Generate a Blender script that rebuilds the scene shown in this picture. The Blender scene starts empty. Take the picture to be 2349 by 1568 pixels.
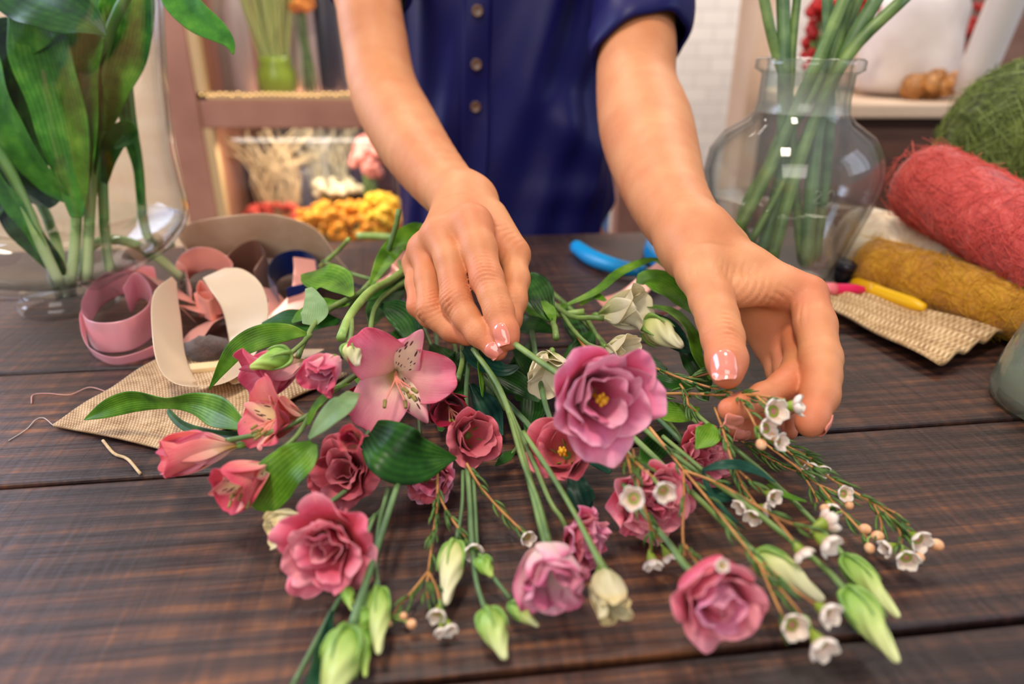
import bpy, math, random
import numpy as np
from mathutils import Vector, Matrix
random.seed(7); RNG = np.random.default_rng(7)
C = bpy.context.scene.collection
SC = bpy.context.scene
# ---------------------------------------------------------------- camera
TT = 0.78                     # table top height above the floor
CH = 0.21                     # camera height above the table top
PITCH = math.radians(23.5)
FPX = 1566.0
cam = bpy.data.objects.new('camera', bpy.data.cameras.new('camera')); C.objects.link(cam)
cam.location = (0, 0, TT + CH); cam.rotation_euler = (math.pi/2 - PITCH, 0, 0)
cam.data.lens = 24; cam.data.sensor_width = 36; cam.data.clip_start = 0.02
cam.data.dof.use_dof = True; cam.data.dof.focus_distance = 0.385; cam.data.dof.aperture_fstop = 4.4
SC.camera = cam
# ---------------------------------------------------------------- light
SC.view_settings.view_transform = 'Standard'; SC.view_settings.look = 'None'
SC.view_settings.gamma = 1; SC.view_settings.use_curve_mapping = False
SC.view_settings.exposure = 0.15
w = bpy.data.worlds.new('world'); SC.world = w; w.use_nodes = True
w.node_tree.nodes['Background'].inputs[0].default_value = (0.80, 0.82, 0.95, 1)
w.node_tree.nodes['Background'].inputs[1].default_value = 0.36
def area(name, loc, target, size, power, col, sy=None):
    l = bpy.data.lights.new(name, 'AREA'); l.energy = power; l.color = col; l.size = size
    if sy: l.shape = 'RECTANGLE'; l.size_y = sy
    o = bpy.data.objects.new(name, l); C.objects.link(o); o.location = loc
    o.rotation_euler = (Vector(target) - Vector(loc)).to_track_quat('-Z', 'Y').to_euler()
    return o
area('ceiling_lamp_light', (-0.25, 0.05, 2.35), (0.0, 0.55, TT), 0.26, 16, (1.0, 0.87, 0.72))
area('back_lamp_light', (0.9, 1.5, 2.4), (0.1, 0.6, TT), 0.6, 9, (1.0, 0.84, 0.68))
area('shop_window_light', (-1.9, 0.9, 1.7), (0.0, 0.5, TT), 1.2, 36, (0.62, 0.72, 1.0), 1.0)
area('front_fill_light', (-0.5, -1.7, 1.9), (0.0, 0.6, TT), 1.4, 21, (1.0, 0.93, 0.86), 1.1)  # added fill from behind the camera, stands for no actual window
area('side_window_light', (1.9, 0.1, 1.7), (0.0, 0.8, TT+.1), 1.0, 9, (0.74, 0.82, 1.0), 1.0)
# ---------------------------------------------------------------- helpers
ct, st = math.cos(PITCH), math.sin(PITCH)
def D(px, py, d):
    """point seen at (px,py) of the 2349x1568 frame at depth d in front of the camera"""
    x = (px-1174.5)/FPX; y = (784-py)/FPX
    return np.array([x*d, d*(ct + y*st), TT + CH + d*(-st + y*ct)])
def P(px, py, z=0.0):
    """point seen at (px,py) lying z mm above the table top"""
    y = (784-py)/FPX
    return D(px, py, (z/1000 - CH)/(-st + y*ct))
def W(px, py, Y):
    y = (784-py)/FPX
    return D(px, py, Y/(ct + y*st))
def nrm(v): v = np.asarray(v, float); return v/(np.linalg.norm(v)+1e-12)
def thing(name, label, cat, loc, group=None):
    o = bpy.data.objects.new(name, None); C.objects.link(o); o.location = tuple(loc)
    o.empty_display_size = .02; o['label'] = label; o['category'] = cat
    if group: o['group'] = group
    return o
def org(o):
    while o.parent: o = o.parent
    return np.array(o.location)
def mesh(name, V, F, mat, parent=None, smooth=True, uv=None, mods=(), label=None):
    V = np.asarray(V, float)
    if parent is not None: L = org(parent)
    else:
        L = (V.min(0)+V.max(0))/2; L[2] = V[:, 2].min()
    me = bpy.data.meshes.new(name); me.from_pydata((V-L).tolist(), [], [tuple(map(int, f)) for f in F] if not isinstance(F, np.ndarray) else F.tolist())
    if uv is not None:
        ul = me.uv_layers.new(name='UVMap'); li = np.empty(len(me.loops), int); me.loops.foreach_get('vertex_index', li)
        ul.data.foreach_set('uv', np.asarray(uv, float)[li].ravel())
    if smooth: me.polygons.foreach_set('use_smooth', [True]*len(me.polygons))
    for m in (mat if isinstance(mat, (list, tuple)) else [mat]): me.materials.append(m)
    me.update()
    o = bpy.data.objects.new(name, me); C.objects.link(o)
    if parent is not None: o.parent = parent
    else: o.location = L
    for k in mods:
        if k[0] == 'solid':
            m = o.modifiers.new('s', 'SOLIDIFY'); m.thickness = k[1]; m.offset = 0
        elif k[0] == 'sub':
            m = o.modifiers.new('u', 'SUBSURF'); m.levels = m.render_levels = k[1]
        elif k[0] == 'bevel':
            m = o.modifiers.new('b', 'BEVEL'); m.width = k[1]; m.segments = k[2]
    if label: o['label'] = label
    return o
def tag(o, label, cat, group=None):
    o['label'] = label; o['category'] = cat
    if group: o['group'] = group
    return o
def struct(name, V, F, mat, smooth=False, mods=()):
    o = mesh(name, V, F, mat, None, smooth, mods=mods); o['kind'] = 'structure'; return o
def join(*gs):
    V = []; F = []; n = 0
    for v, f in gs:
        v = np.asarray(v, float)
        V.append(v); F += [tuple(i+n for i in ff) for ff in f]; n += len(v)
    return np.vstack(V), F
def box(c, s, R=None):
    c = np.array(c, float); s = np.array(s, float)/2
    V = np.array([[x, y, z] for x in (-1, 1) for y in (-1, 1) for z in (-1, 1)])*s
    if R is not None: V = V @ np.array(R).T
    return V+c, [(0,1,3,2),(4,6,7,5),(0,4,5,1),(2,3,7,6),(0,2,6,4),(1,5,7,3)]
def rotz(a): return np.array([[math.cos(a), -math.sin(a), 0], [math.sin(a), math.cos(a), 0], [0, 0, 1]])
def spline(pts, n):
    """Catmull-Rom through rows of pts (any number of columns), n samples"""
    p = np.asarray(pts, float)
    if len(p) == 2: t = np.linspace(0, 1, n)[:, None]; return p[0]*(1-t)+p[1]*t
    p = np.vstack([2*p[0]-p[1], p, 2*p[-1]-p[-2]])
    seg = np.linalg.norm(np.diff(p[1:-1, :3], axis=0), axis=1); cum = np.r_[0, np.cumsum(seg+1e-9)]
    s = np.linspace(0, cum[-1]*(1-1e-9), n); i = np.clip(np.searchsorted(cum, s, 'right')-1, 0, len(seg)-1)
    t = ((s-cum[i])/(seg[i]+1e-9))[:, None]
    a, b, c, d = p[i], p[i+1], p[i+2], p[i+3]
    return .5*((2*b)+(-a+c)*t+(2*a-5*b+4*c-d)*t**2+(-a+3*b-3*c+d)*t**3)
def frames(c):
    T = np.gradient(c, axis=0); T /= np.linalg.norm(T, axis=1)[:, None]+1e-12
    n = np.cross(T[0], [0.3, 0.2, 1]);  n = nrm(n); N = [n]
    for k in range(1, len(c)):
        n = n-T[k]*np.dot(n, T[k]); n = nrm(n); N.append(n)
    N = np.array(N); return T, N, np.cross(T, N)
def tube(pts, r, n=8, m=None, caps=True):
    """pts: rows xyz, r scalar or list of radii at the given points"""
    pts = np.asarray(pts, float)
    rr = np.full(len(pts), r) if np.isscalar(r) else np.asarray(r, float)
    m = m or max(2, 5*(len(pts)-1)+1)
    q = spline(np.c_[pts, rr], m); c, rr = q[:, :3], q[:, 3]
    T, N, B = frames(c); a = np.linspace(0, 2*math.pi, n, endpoint=False)
    V = (c[:, None]+rr[:, None, None]*(np.cos(a)[None, :, None]*N[:, None]+np.sin(a)[None, :, None]*B[:, None])).reshape(-1, 3)
    F = [(i*n+j, i*n+(j+1) % n, (i+1)*n+(j+1) % n, (i+1)*n+j) for i in range(m-1) for j in range(n)]
    if caps: F += [tuple(range(n))[::-1], tuple((m-1)*n+j for j in range(n))]
    return V, F
def lathe(c, prof, n=48, axis=None, capb=False):
    """prof rows (radius, height) around a vertical axis at c"""
    c = np.array(c, float); a = np.linspace(0, 2*math.pi, n, endpoint=False); V = []
    for r, h in prof:
        for t in a: V.append([r*math.cos(t), r*math.sin(t), h])
    V = np.array(V)
    if axis is not None:
        q = Vector((0, 0, 1)).rotation_difference(Vector(axis)).to_matrix(); V = V @ np.array(q).T
    m = len(prof)
    F = [(i*n+j, i*n+(j+1) % n, (i+1)*n+(j+1) % n, (i+1)*n+j) for i in range(m-1) for j in range(n)]
    F += [tuple(range(n))[::-1], tuple((m-1)*n+j for j in range(n))]
    return V+c, F
UPC = nrm((0, -0.45, 0.9))
def strap(pts, wid, roll=0, n=24, m=7, fold=0.0, up=None, wave=0.0, seed=0, curl=0.0):
    """surface strip along pts (rows xyz) with half width wid (list or scalar, metres), roll degrees; returns V,F,uv"""
    pts = np.asarray(pts, float); k = len(pts)
    wid = np.full(k, wid) if np.isscalar(wid) else np.asarray(wid, float)
    roll = np.full(k, roll) if np.isscalar(roll) else np.asarray(roll, float)
    q = spline(np.c_[pts, wid, np.radians(roll)], n); c = q[:, :3]; w_ = np.maximum(q[:, 3], 0); r_ = q[:, 4]
    T = np.gradient(c, axis=0); T /= np.linalg.norm(T, axis=1)[:, None]+1e-12
    U = np.array(up if up is not None else UPC, float)
    S = np.cross(T, U); ln = np.linalg.norm(S, axis=1)
    for i in range(n):
        if ln[i] < .15 and i: S[i] = S[i-1]
    S = S-T*np.sum(S*T, 1)[:, None]; S /= np.linalg.norm(S, axis=1)[:, None]+1e-12
    for i in range(1, n):
        if np.dot(S[i], S[i-1]) < 0: S[i] = -S[i]
    Nn = np.cross(S, T)
    u = np.linspace(-1, 1, m); V = []; uv = []
    cs, sn = np.cos(r_)[:, None], np.sin(r_)[:, None]
    S2 = S*cs+Nn*sn; N2 = -S*sn+Nn*cs
    ph = seed*1.7
    for i in range(n):
        v = i/(n-1)
        for x in u:
            h = fold*abs(x)*w_[i]+curl*(x*x)*w_[i]+wave*w_[i]*abs(x)**2*math.sin(v*17+ph+(2 if x > 0 else 0))
            V.append(c[i]+S2[i]*x*w_[i]+N2[i]*h); uv.append(((x+1)/2, v))
    F = [(i*m+j, i*m+j+1, (i+1)*m+j+1, (i+1)*m+j) for i in range(n-1) for j in range(m-1)]
    return np.array(V), F, np.array(uv)
# ---------------------------------------------------------------- materials
class NT:
    def __init__(s, name):
        s.m = bpy.data.materials.new(name); s.m.use_nodes = True; s.t = s.m.node_tree; s.b = s.t.nodes['Principled BSDF']
    def n(s, typ, **kw):
        x = s.t.nodes.new('ShaderNode'+typ)
        for k, v in kw.items():
            if k.startswith('i'):
                x.inputs[int(k[1:])].default_value = v
            else: setattr(x, k, v)
        return x
    def l(s, a, b): s.t.links.new(a, b)
    def coord(s, which='Object', scale=(1, 1, 1), rot=(0, 0, 0), loc=(0, 0, 0)):
        c = s.n('TexCoord'); m = s.n('Mapping'); m.inputs[3].default_value = scale; m.inputs[2].default_value = rot; m.inputs[1].default_value = loc
        s.l(c.outputs[which], m.inputs[0]); return m.outputs[0]
    def noise(s, vec, scale, detail=4, rough=.55, dist=0):
        x = s.n('TexNoise'); x.inputs['Scale'].default_value = scale; x.inputs['Detail'].default_value = detail
        x.inputs['Roughness'].default_value = rough; x.inputs['Distortion'].default_value = dist
        s.l(vec, x.inputs['Vector']); return x.outputs[0]
    def ramp(s, f, stops):
        x = s.n('ValToRGB'); e = x.color_ramp.elements
        while len(e) < len(stops): e.new(.5)
        for k, (p, c) in enumerate(stops): e[k].position = p; e[k].color = (*c, 1) if len(c) == 3 else c
        s.l(f, x.inputs[0]); return x.outputs[0]
    def mix(s, f, a, b, mode='MIX'):
        x = s.n('Mix', data_type='RGBA', blend_type=mode)
        for sock, v in ((x.inputs[0], f), (x.inputs[6], a), (x.inputs[7], b)):
            if isinstance(v, (int, float)): sock.default_value = v
            elif isinstance(v, tuple): sock.default_value = (*v, 1) if len(v) == 3 else v
            else: s.l(v, sock)
        return x.outputs[2]
    def math(s, op, a, b=0.0, c=None):
        x = s.n('Math', operation=op)
        for i, v in enumerate((a, b) if c is None else (a, b, c)):
            if isinstance(v, (int, float)): x.inputs[i].default_value = v
            else: s.l(v, x.inputs[i])
        return x.outputs[0]
    def bump(s, h, strength, dist=.001):
        x = s.n('Bump'); x.inputs['Strength'].default_value = strength; x.inputs['Distance'].default_value = dist
        s.l(h, x.inputs['Height']); s.l(x.outputs[0], s.b.inputs['Normal'])
    def col(s, c):
        if isinstance(c, tuple): s.b.inputs['Base Color'].default_value = (*c, 1)
        else: s.l(c, s.b.inputs['Base Color'])
    def set(s, **kw):
        nm = dict(rough='Roughness', metal='Metallic', spec='Specular IOR Level', trans='Transmission Weight', ior='IOR', sss='Subsurface Weight',
                  coat='Coat Weight', sheen='Sheen Weight', aniso='Anisotropic', alpha='Alpha', emis='Emission Strength')
        for k, v in kw.items():
            if isinstance(v, (int, float)): s.b.inputs[nm[k]].default_value = v
            else: s.l(v, s.b.inputs[nm[k]])
        return s
def srgb(r, g, b):
    f = lambda c: ((c/255+.055)/1.055)**2.4 if c > 10.3 else c/255/12.92
    return (f(r), f(g), f(b))
def simple(name, rgb, rough=.5, **kw):
    t = NT(name); t.col(srgb(*rgb)); t.set(rough=rough, **kw); return t.m
def varied(name, c1, c2, scale, rough=.6, bump=0, det=4, stretch=(1, 1, 1), **kw):
    t = NT(name); v = t.coord('Object', stretch); f = t.noise(v, scale, det)
    t.col(t.ramp(f, [(.3, srgb(*c1)), (.7, srgb(*c2))])); t.set(rough=rough, **kw)
    if bump: t.bump(f, bump)
    return t.m
def translucent(t, colsock, amt=.3):
    """thin leaf or petal: part of the light passes through"""
    tr = t.n('BsdfTranslucent'); mx = t.n('MixShader'); mx.inputs[0].default_value = amt
    if isinstance(colsock, tuple): tr.inputs[0].default_value = (*colsock, 1)
    else: t.l(colsock, tr.inputs[0])
    out = t.t.nodes['Material Output']
    t.l(t.b.outputs[0], mx.inputs[1]); t.l(tr.outputs[0], mx.inputs[2]); t.l(mx.outputs[0], out.inputs[0])
YAW = math.radians(7.0)
def m_wood_table():
    t = NT('stained_plank'); oi = t.n('ObjectInfo')
    c = t.n('TexCoord'); r = t.n('VectorRotate', rotation_type='Z_AXIS'); r.inputs['Angle'].default_value = -YAW
    t.l(c.outputs['Object'], r.inputs[0]); 
    sh = t.n('VectorMath', operation='ADD'); cb = t.n('CombineXYZ'); t.l(t.math('MULTIPLY', oi.outputs['Random'], 9.0), cb.inputs[0]); t.l(cb.outputs[0], sh.inputs[1]); t.l(r.outputs[0], sh.inputs[0])
    def mp(s):
        m = t.n('Mapping'); m.inputs[3].default_value = s; t.l(sh.outputs[0], m.inputs[0]); return m.outputs[0]
    grain = t.noise(mp((1.0, 30, 4)), 14, 8, .6, .5)
    fine = t.noise(mp((4, 190, 10)), 7, 4, .6)
    blot = t.noise(mp((1, 1.5, 1)), 6, 5, .6)
    saw = t.noise(mp((170, 7, 3)), 1.6, 3, .5)
    wv = t.n('TexWave', bands_direction='Y'); wv.inputs['Scale'].default_value = 26; wv.inputs['Distortion'].default_value = 9; wv.inputs['Detail'].default_value = 3; wv.inputs['Detail Scale'].default_value = .5
    t.l(mp((.22, 1, 1)), wv.inputs[0])
    f = t.math('ADD', t.math('MULTIPLY', grain, .32), t.math('MULTIPLY', wv.outputs[1], .10))
    f = t.math('ADD', f, t.math('MULTIPLY', blot, .42)); f = t.math('ADD', f, t.math('MULTIPLY', fine, .16))
    f = t.math('ADD', f, t.math('MULTIPLY', saw, .20))
    col = t.ramp(f, [(.45, srgb(26, 15, 17)), (.57, srgb(48, 31, 29)), (.66, srgb(80, 50, 38)), (.80, srgb(146, 90, 50))])
    kn = t.n('TexVoronoi'); kn.inputs['Scale'].default_value = 5.0; t.l(mp((1, 2.2, 1)), kn.inputs[0])
    kf = t.ramp(kn.outputs[0], [(.03, (0, 0, 0)), (.09, (1, 1, 1))])
    col = t.mix(kf, srgb(28, 16, 16), col)
    t.col(col); t.set(rough=t.math('ADD', t.math('MULTIPLY', f, .35), .20), spec=.5)
    t.bump(t.math('ADD', t.math('ADD', grain, t.math('MULTIPLY', fine, .5)), t.math('MULTIPLY', saw, .6)), .55, .0012)
    return t.m
M = {}
M['table'] = m_wood_table()
def m_glass(name, col=(1, 1, 1), rough=0.0, ior=1.45):
    t = NT(name); t.col(col); t.set(trans=1.0, rough=rough, ior=ior)
    # light passes thin glass: shadow rays see a clear pane
    return t.m
def m_thin(name, face, edge, rough=0.0, diff=0.0, dcol=(.8, .8, .8), ior=1.5):
    """thin clear wall: passes light straight on, mirrors by Fresnel, tinted more where seen edge on"""
    t = NT(name); tr = t.n('BsdfTransparent'); gl = t.n('BsdfGlossy'); gl.inputs['Roughness'].default_value = rough; lw = t.n('LayerWeight'); lw.inputs[0].default_value = .35
    t.l(t.ramp(lw.outputs[1], [(.45, face), (.99, edge)]), tr.inputs[0]); lw2 = t.n('LayerWeight'); lw2.inputs[0].default_value = .5; f0 = ((ior-1)/(ior+1))**2; fr = t.n('Math', operation='MULTIPLY_ADD'); t.l(t.math('POWER', lw2.outputs[1], 4.0), fr.inputs[0]); fr.inputs[1].default_value = .75; fr.inputs[2].default_value = f0
    m1 = t.n('MixShader'); t.l(fr.outputs[0], m1.inputs[0]); src = tr.outputs[0]
    if diff:
        df = t.n('BsdfDiffuse'); df.inputs[0].default_value = (*dcol, 1); m2 = t.n('MixShader'); m2.inputs[0].default_value = diff; t.l(src, m2.inputs[1]); t.l(df.outputs[0], m2.inputs[2]); src = m2.outputs[0]
    t.l(src, m1.inputs[1]); t.l(gl.outputs[0], m1.inputs[2]); t.l(m1.outputs[0], t.t.nodes['Material Output'].inputs[0]); return t.m
M['sglass'] = m_glass('solid_glass', (.97, .99, .98)); M['glass'] = m_thin('clear_glass', (.985, .993, .99), (.66, .70, .70)); M['bglass'] = m_thin('bottle_glass', (.965, .98, .97), (.34, .38, .37), .02, .035, (.78, .80, .76))
M['frost'] = m_thin('ground_glass', (.86, .9, .86), (.5, .55, .5), .25, .24, (.62, .66, .58))
M['gglass'] = m_thin('green_glass', (.80, .86, .78), (.45, .5, .42), .05, .22, (.52, .56, .46)); M['water'] = m_thin('water', (.985, .99, .98), (.8, .84, .8), 0, 0, ior=1.33)
def m_leaf(name, c1, c2, c3, veins=26, amt=.28, rough=.38):
    t = NT(name); c = t.n('TexCoord'); s = t.n('SeparateXYZ'); t.l(c.outputs['UV'], s.inputs[0])
    u = t.math('MULTIPLY', t.math('SUBTRACT', s.outputs[0], .5), veins); vein = t.math('SINE', t.math('MULTIPLY', u, 6.28))
    nz = t.noise(t.coord('Object'), 60, 4)
    f = t.math('ADD', t.math('MULTIPLY', vein, .05), nz)
    col = t.ramp(f, [(.28, srgb(*c1)), (.55, srgb(*c2)), (.8, srgb(*c3))])
    t.col(col); t.set(rough=rough, spec=.26); t.bump(t.math('ADD', vein, t.math('MULTIPLY', nz, 2)), .16, .0003); translucent(t, col, amt); return t.m
M['leaf'] = m_leaf('fresh_leaf', (54, 94, 20), (98, 150, 38), (150, 186, 68), 10)
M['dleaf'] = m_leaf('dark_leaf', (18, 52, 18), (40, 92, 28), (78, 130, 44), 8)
M['pleaf'] = m_leaf('pale_leaf', (110, 145, 90), (140, 172, 118), (168, 196, 142), 12)
M['bleaf'] = m_leaf('blue_leaf', (14, 52, 44), (34, 86, 66), (76, 128, 92), 4)
M['tleaf'] = m_leaf('tulip_leaf', (44, 112, 30), (84, 160, 46), (140, 200, 74), 14, .45, .55)
def m_grad(name, stops, axis=1, rough=.45, noise=.15, sc=80, amt=0.0, obj=False, **kw):
    """colour along the part's own length (UV v)"""
    t = NT(name); c = t.n('TexCoord'); s = t.n('SeparateXYZ'); t.l(c.outputs['UV'], s.inputs[0])
    f = t.math('ADD', s.outputs[axis], t.math('MULTIPLY', t.math('SUBTRACT', t.noise(t.coord('Object'), sc, 4), .5), noise*2))
    col = t.ramp(f, [(p, srgb(*c)) for p, c in stops]); t.col(col); t.set(rough=rough, **kw)
    if amt: translucent(t, col, amt)
    return t.m
M['stem'] = varied('green_stem', (66, 98, 44), (126, 154, 80), 50, .42)
M['bstem'] = varied('bluish_stem', (58, 92, 52), (112, 144, 90), 50, .45)
M['lstem'] = varied('light_stem', (110, 150, 64), (160, 190, 100), 50, .42)
M['wood_twig'] = varied('orange_twig', (150, 92, 44), (206, 150, 82), 90, .5)
M['needle'] = varied('needle_leaf', (40, 72, 26), (92, 128, 48), 200, .5)
# ================================================================ SETTING
nT = np.array([-math.sin(YAW), math.cos(YAW)]); tT = np.array([math.cos(YAW), math.sin(YAW)])
def toff(px, py): return float(P(px, py)[:2] @ nT)
struct('floor', *box((0, 1.2, -.01), (7, 7, .02)), varied('grey_brown_floor', (72, 56, 48), (100, 80, 66), 3, .5))
pl_wall = NT('whitewashed_brick')
def m_brick():
    t = NT('white_brick'); v = t.coord('Object', (1, 1, 1), (math.pi/2, 0, 0)); b = t.n('TexBrick'); b.inputs['Scale'].default_value = 5
    b.inputs['Color1'].default_value = (*srgb(226, 219, 212), 1); b.inputs['Color2'].default_value = (*srgb(216, 209, 204), 1); b.inputs['Mortar'].default_value = (*srgb(196, 188, 182), 1)
    b.inputs['Mortar Size'].default_value = .012; t.l(v, b.inputs[0]); t.col(b.outputs[0]); t.set(rough=.7); return t.m
bpy.data.materials.remove(pl_wall.m)
struct('wall_back', *box((.6, 2.65, 1.3), (6.2, .1, 2.6)), m_brick())
struct('wall_left', *box((-2.3, .9, 1.3), (.1, 3.4, 2.6)), varied('cream_plaster', (202, 178, 150), (216, 194, 168), 4, .8))
# the table: staggered planks on a frame
table = thing('work_table', 'dark brown stained plank worktable under the flowers and ribbons', 'table', (0, .45, 0))
offs = [toff(700, 555), toff(600, 664), toff(600, 828), toff(1170, 1037), toff(1650, 1490)]
offs += [offs[-1]-.14, offs[-1]-.28, offs[-1]-.42]
for k in range(len(offs)-1):
    a, b = offs[k], offs[k+1]; g = .0035 if k else .0025
    c = nT*(a+b)/2
    V, F = box((c[0], c[1], TT-.02), (2.9, a-b-g, .04), rotz(YAW))
    mesh('plank', V, F, M['table'], table, False, mods=[('bevel', .0022, 3)])
for x, y in ((-1.2, .62), (1.2, .86), (-1.1, -.2), (1.28, .12)):
    mesh('leg', *box((x, y, (TT-.04)/2), (.07, .07, TT-.04), rotz(YAW)), M['table'], table, False, mods=[('bevel', .004, 2)])
c = nT*(offs[0]-.06)+0*tT
mesh('apron', *box((c[0], c[1], TT-.085), (2.5, .03, .09), rotz(YAW)), M['table'], table, False)
# ---- glazed cabinet behind on the left
pk = varied('pinkish_brown_wood', (150, 98, 76), (184, 128, 102), 6, .5, .2, 5, (1, 6, 1)); gold = simple('gold_bead', (206, 170, 120), .35)
def vbox(px0, px1, py, Y, z0, z1, dep=.05):
    a = W(px0, py, Y); b = W(px1, py, Y); return box(((a[0]+b[0])/2, Y+dep/2, (z0+z1)/2), (b[0]-a[0], dep, z1-z0))
CB = 1.40
cab = thing('display_cabinet', 'pinkish brown wooden cabinet with glass doors full of flowers, left behind the table', 'cabinet', (W(400, 280, CB)[0]+.3, CB, 0))
ZR0, ZR1 = W(640, 295, CB)[2], W(640, 228, CB)[2]
mesh('post', *vbox(388, 462, 280, CB, 0, 2.2), pk, cab, False, mods=[('bevel', .004, 2)])
a = W(462, 280, CB)[0]; b = W(905, 280, CB)[0]
mesh('post', *box((b+.03, CB+.025, 1.1), (.06, .05, 2.2)), pk, cab, False, mods=[('bevel', .004, 2)])
for z0, z1 in ((ZR0, ZR1), (2.14, 2.2), (0, .12)):
    mesh('rail', *box(((a+b)/2, CB+.025, (z0+z1)/2), (b-a, .046, z1-z0)), pk, cab, False, mods=[('bevel', .003, 2)])
for z0, z1 in ((ZR1, 2.14), (.12, ZR0)):
    mesh('gilt_bead', *join(box((a+.009, CB+.012, (z0+z1)/2), (.018, .02, z1-z0)), box(((a+b)/2, CB+.012, z0+.006), (b-a, .02, .012))), gold, cab, False)
    mesh('glass_pane', *box(((a+b)/2, CB+.03, (z0+z1)/2), (b-a, .004, z1-z0)), M['glass'], cab, False)
mesh('side_panel', *box((W(388, 280, CB)[0]+.01, CB+.30, 1.1), (.02, .5, 2.2)), pk, cab, False)
mesh('back_panel', *box(((a+b)/2, CB+.56, 1.1), (b-a+.1, .02, 2.2)), varied('grey_backboard', (120, 116, 124), (150, 142, 140), 5, .6), cab, False)
SH1 = ZR1-.012; SH0 = W(700, 590, CB+.2)[2]
for z in (SH1, SH0): mesh('shelf', *box(((a+b)/2, CB+.30, z-.011), (b-a+.06, .48, .022)), pk, cab, False)
area('cabinet_fill_light', ((a+b)/2, CB+.10, 2.10), ((a+b)/2, CB+.3, 1.0), .3, 9, (1.0, .9, .8)).data.shape = 'SQUARE'  # added fill to brighten the cabinet inside, not a fitted lamp
area('lower_cabinet_fill_light', ((a+b)/2, CB+.14, SH1-.03), ((a+b)/2, CB+.25, .5), .3, 3.2, (1.0, .88, .74))  # second added fill, lifts the dark lower shelf; no fixture there
area('wall_fill_light', (.7, 1.9, 2.3), (.75, 2.6, 1.0), .4, 26, (1.0, .93, .86))  # added to brighten the brick wall, no real lamp hangs here
# left of it a pale timber wall
struct('trim_1', *box((W(180, 280, CB+.1)[0]-.6, CB+.17, 1.3), (1.62, .03, 2.6)), varied('pale_timber', (238, 196, 150), (252, 222, 180), 3, .6, 0, 5, (.4, 1, 9)))
# string of lights on the cabinet rail
sl = thing('string_lights', 'string of tiny warm lights along the cabinet rail', 'fairy lights', W(640, 222, CB-.01))
M['bulb'] = simple('lit_bulb', (255, 200, 110), .4); bb = M['bulb'].node_tree.nodes['Principled BSDF']; bb.inputs['Emission Color'].default_value = (1, .62, .22, 1); bb.inputs['Emission Strength'].default_value = 4
def ball(c, r, n=8, sc=(1, 1, 1)):
    pr = [(r*math.sin(t)*1.0+1e-5, -r*math.cos(t)) for t in np.linspace(0.02, math.pi-.02, n)]
    V, F = lathe((0, 0, 0), pr, n+2); return V*np.array(sc)+np.array(c), F
wp = []
for k in range(26):
    p = W(462+k*14, 216+RNG.uniform(-3, 3), CB-.004); p[2] = max(p[2], ZR1+.005); wp.append(p)
    mesh('bulb', *ball(p, .0016, 6), M['bulb'], sl)
mesh('wire', *tube(wp, .0006, 5), gold, sl)
def cluster(c, rad, n, r, seed):
    g = np.random.default_rng(seed); out = []
    for i in range(n):
        d = nrm(g.normal(size=3))*g.uniform(.45, 1)**.5; out.append(ball(np.array(c)+d*np.array(rad), r*g.uniform(.6, 1.3), 5))
    return join(*out)
def bunch(name, label, cat, px, py, Y, rad, n, r, rgb, group=None, base=None, stemc='stem', seed=1):
    c = W(px, py, Y); zb = base if base is not None else c[2]-rad[2]-.12
    t = thing(name, label, cat, (c[0], c[1], zb), group)
    mt = varied(name+'_blossom', tuple(int(q*.78) for q in rgb), rgb, 40, .6)
    mesh('blossoms', *cluster(c, rad, n, r, seed), mt, t)
    g = np.random.default_rng(seed+9); sg = []
    for i in range(9):
        sg.append(tube([(c[0]+g.uniform(-.02, .02), c[1]+g.uniform(-.02, .02), zb), (c[0]+g.uniform(-1, 1)*rad[0]*.7, c[1]+g.uniform(-1, 1)*rad[1]*.7, c[2])], .0025, 5))
    mesh('stems', *join(*sg), M[stemc], t); return t
Yb = CB+.22
SHz = SH0
bunch('orange_flower_bunch', 'bunch of small orange flowers on the lower cabinet shelf, nearest the worktable', 'flowers', 790, 512, CB+.13, (.14, .07, .05), 260, .009, (242, 158, 30), seed=3, base=SHz)
bunch('yellow_flower_bunch', 'brighter yellow flower bunch beside the left forearm in the cabinet', 'flowers', 880, 500, CB+.12, (.05, .05, .055), 110, .010, (250, 196, 40), seed=4, base=SHz)
bunch('red_berry_bunch', 'bunch of dull red berries left of the orange flowers in the cabinet', 'berries', 640, 500, CB+.16, (.09, .06, .035), 150, .008, (196, 62, 44), seed=5, base=SHz)
bunch('pink_flower_bunch', 'small pink and cream flower bunch high in the lower cabinet', 'flowers', 845, 360, Yb, (.035, .04, .045), 50, .013, (226, 140, 130), seed=6, base=SHz)
bunch('cream_flower_bunch', 'pale cream blossoms above the orange flowers in the cabinet', 'flowers', 770, 430, Yb, (.06, .04, .02), 50, .010, (222, 208, 170), seed=7, base=SHz)
# dried grasses, one fan of blades each
def grass(label, px, py, Y, sp, h, rgb, seed, n=70):
    c = W(px, py, Y); g = np.random.default_rng(seed); t = thing('dried_grass_bunch', label, 'dried grass', (c[0], c[1], SHz if py > 300 else SH1))
    gs = [tube([(c[0]+g.uniform(-.02, .02), c[1], c[2]-h/2), (c[0]+g.uniform(-.5, .5)*sp, c[1]+g.uniform(-.04, .04), c[2]+h*.1), (c[0]+g.uniform(-1, 1)*sp, c[1]+g.uniform(-.06, .06), c[2]+h*g.uniform(.3, .6))], [.0022, .0016, .0008], 4, 5) for _ in range(n)]
    mesh('blades', *join(*gs), simple('dry_%d' % seed, rgb, .7), t)
grass('beige dried grass fan in the lower cabinet', 640, 440, Yb, .12, .26, (204, 178, 138), 11)
grass('straw dried grass fan behind the yellow flowers', 760, 420, Yb+.05, .10, .28, (176, 166, 140), 12)
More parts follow.
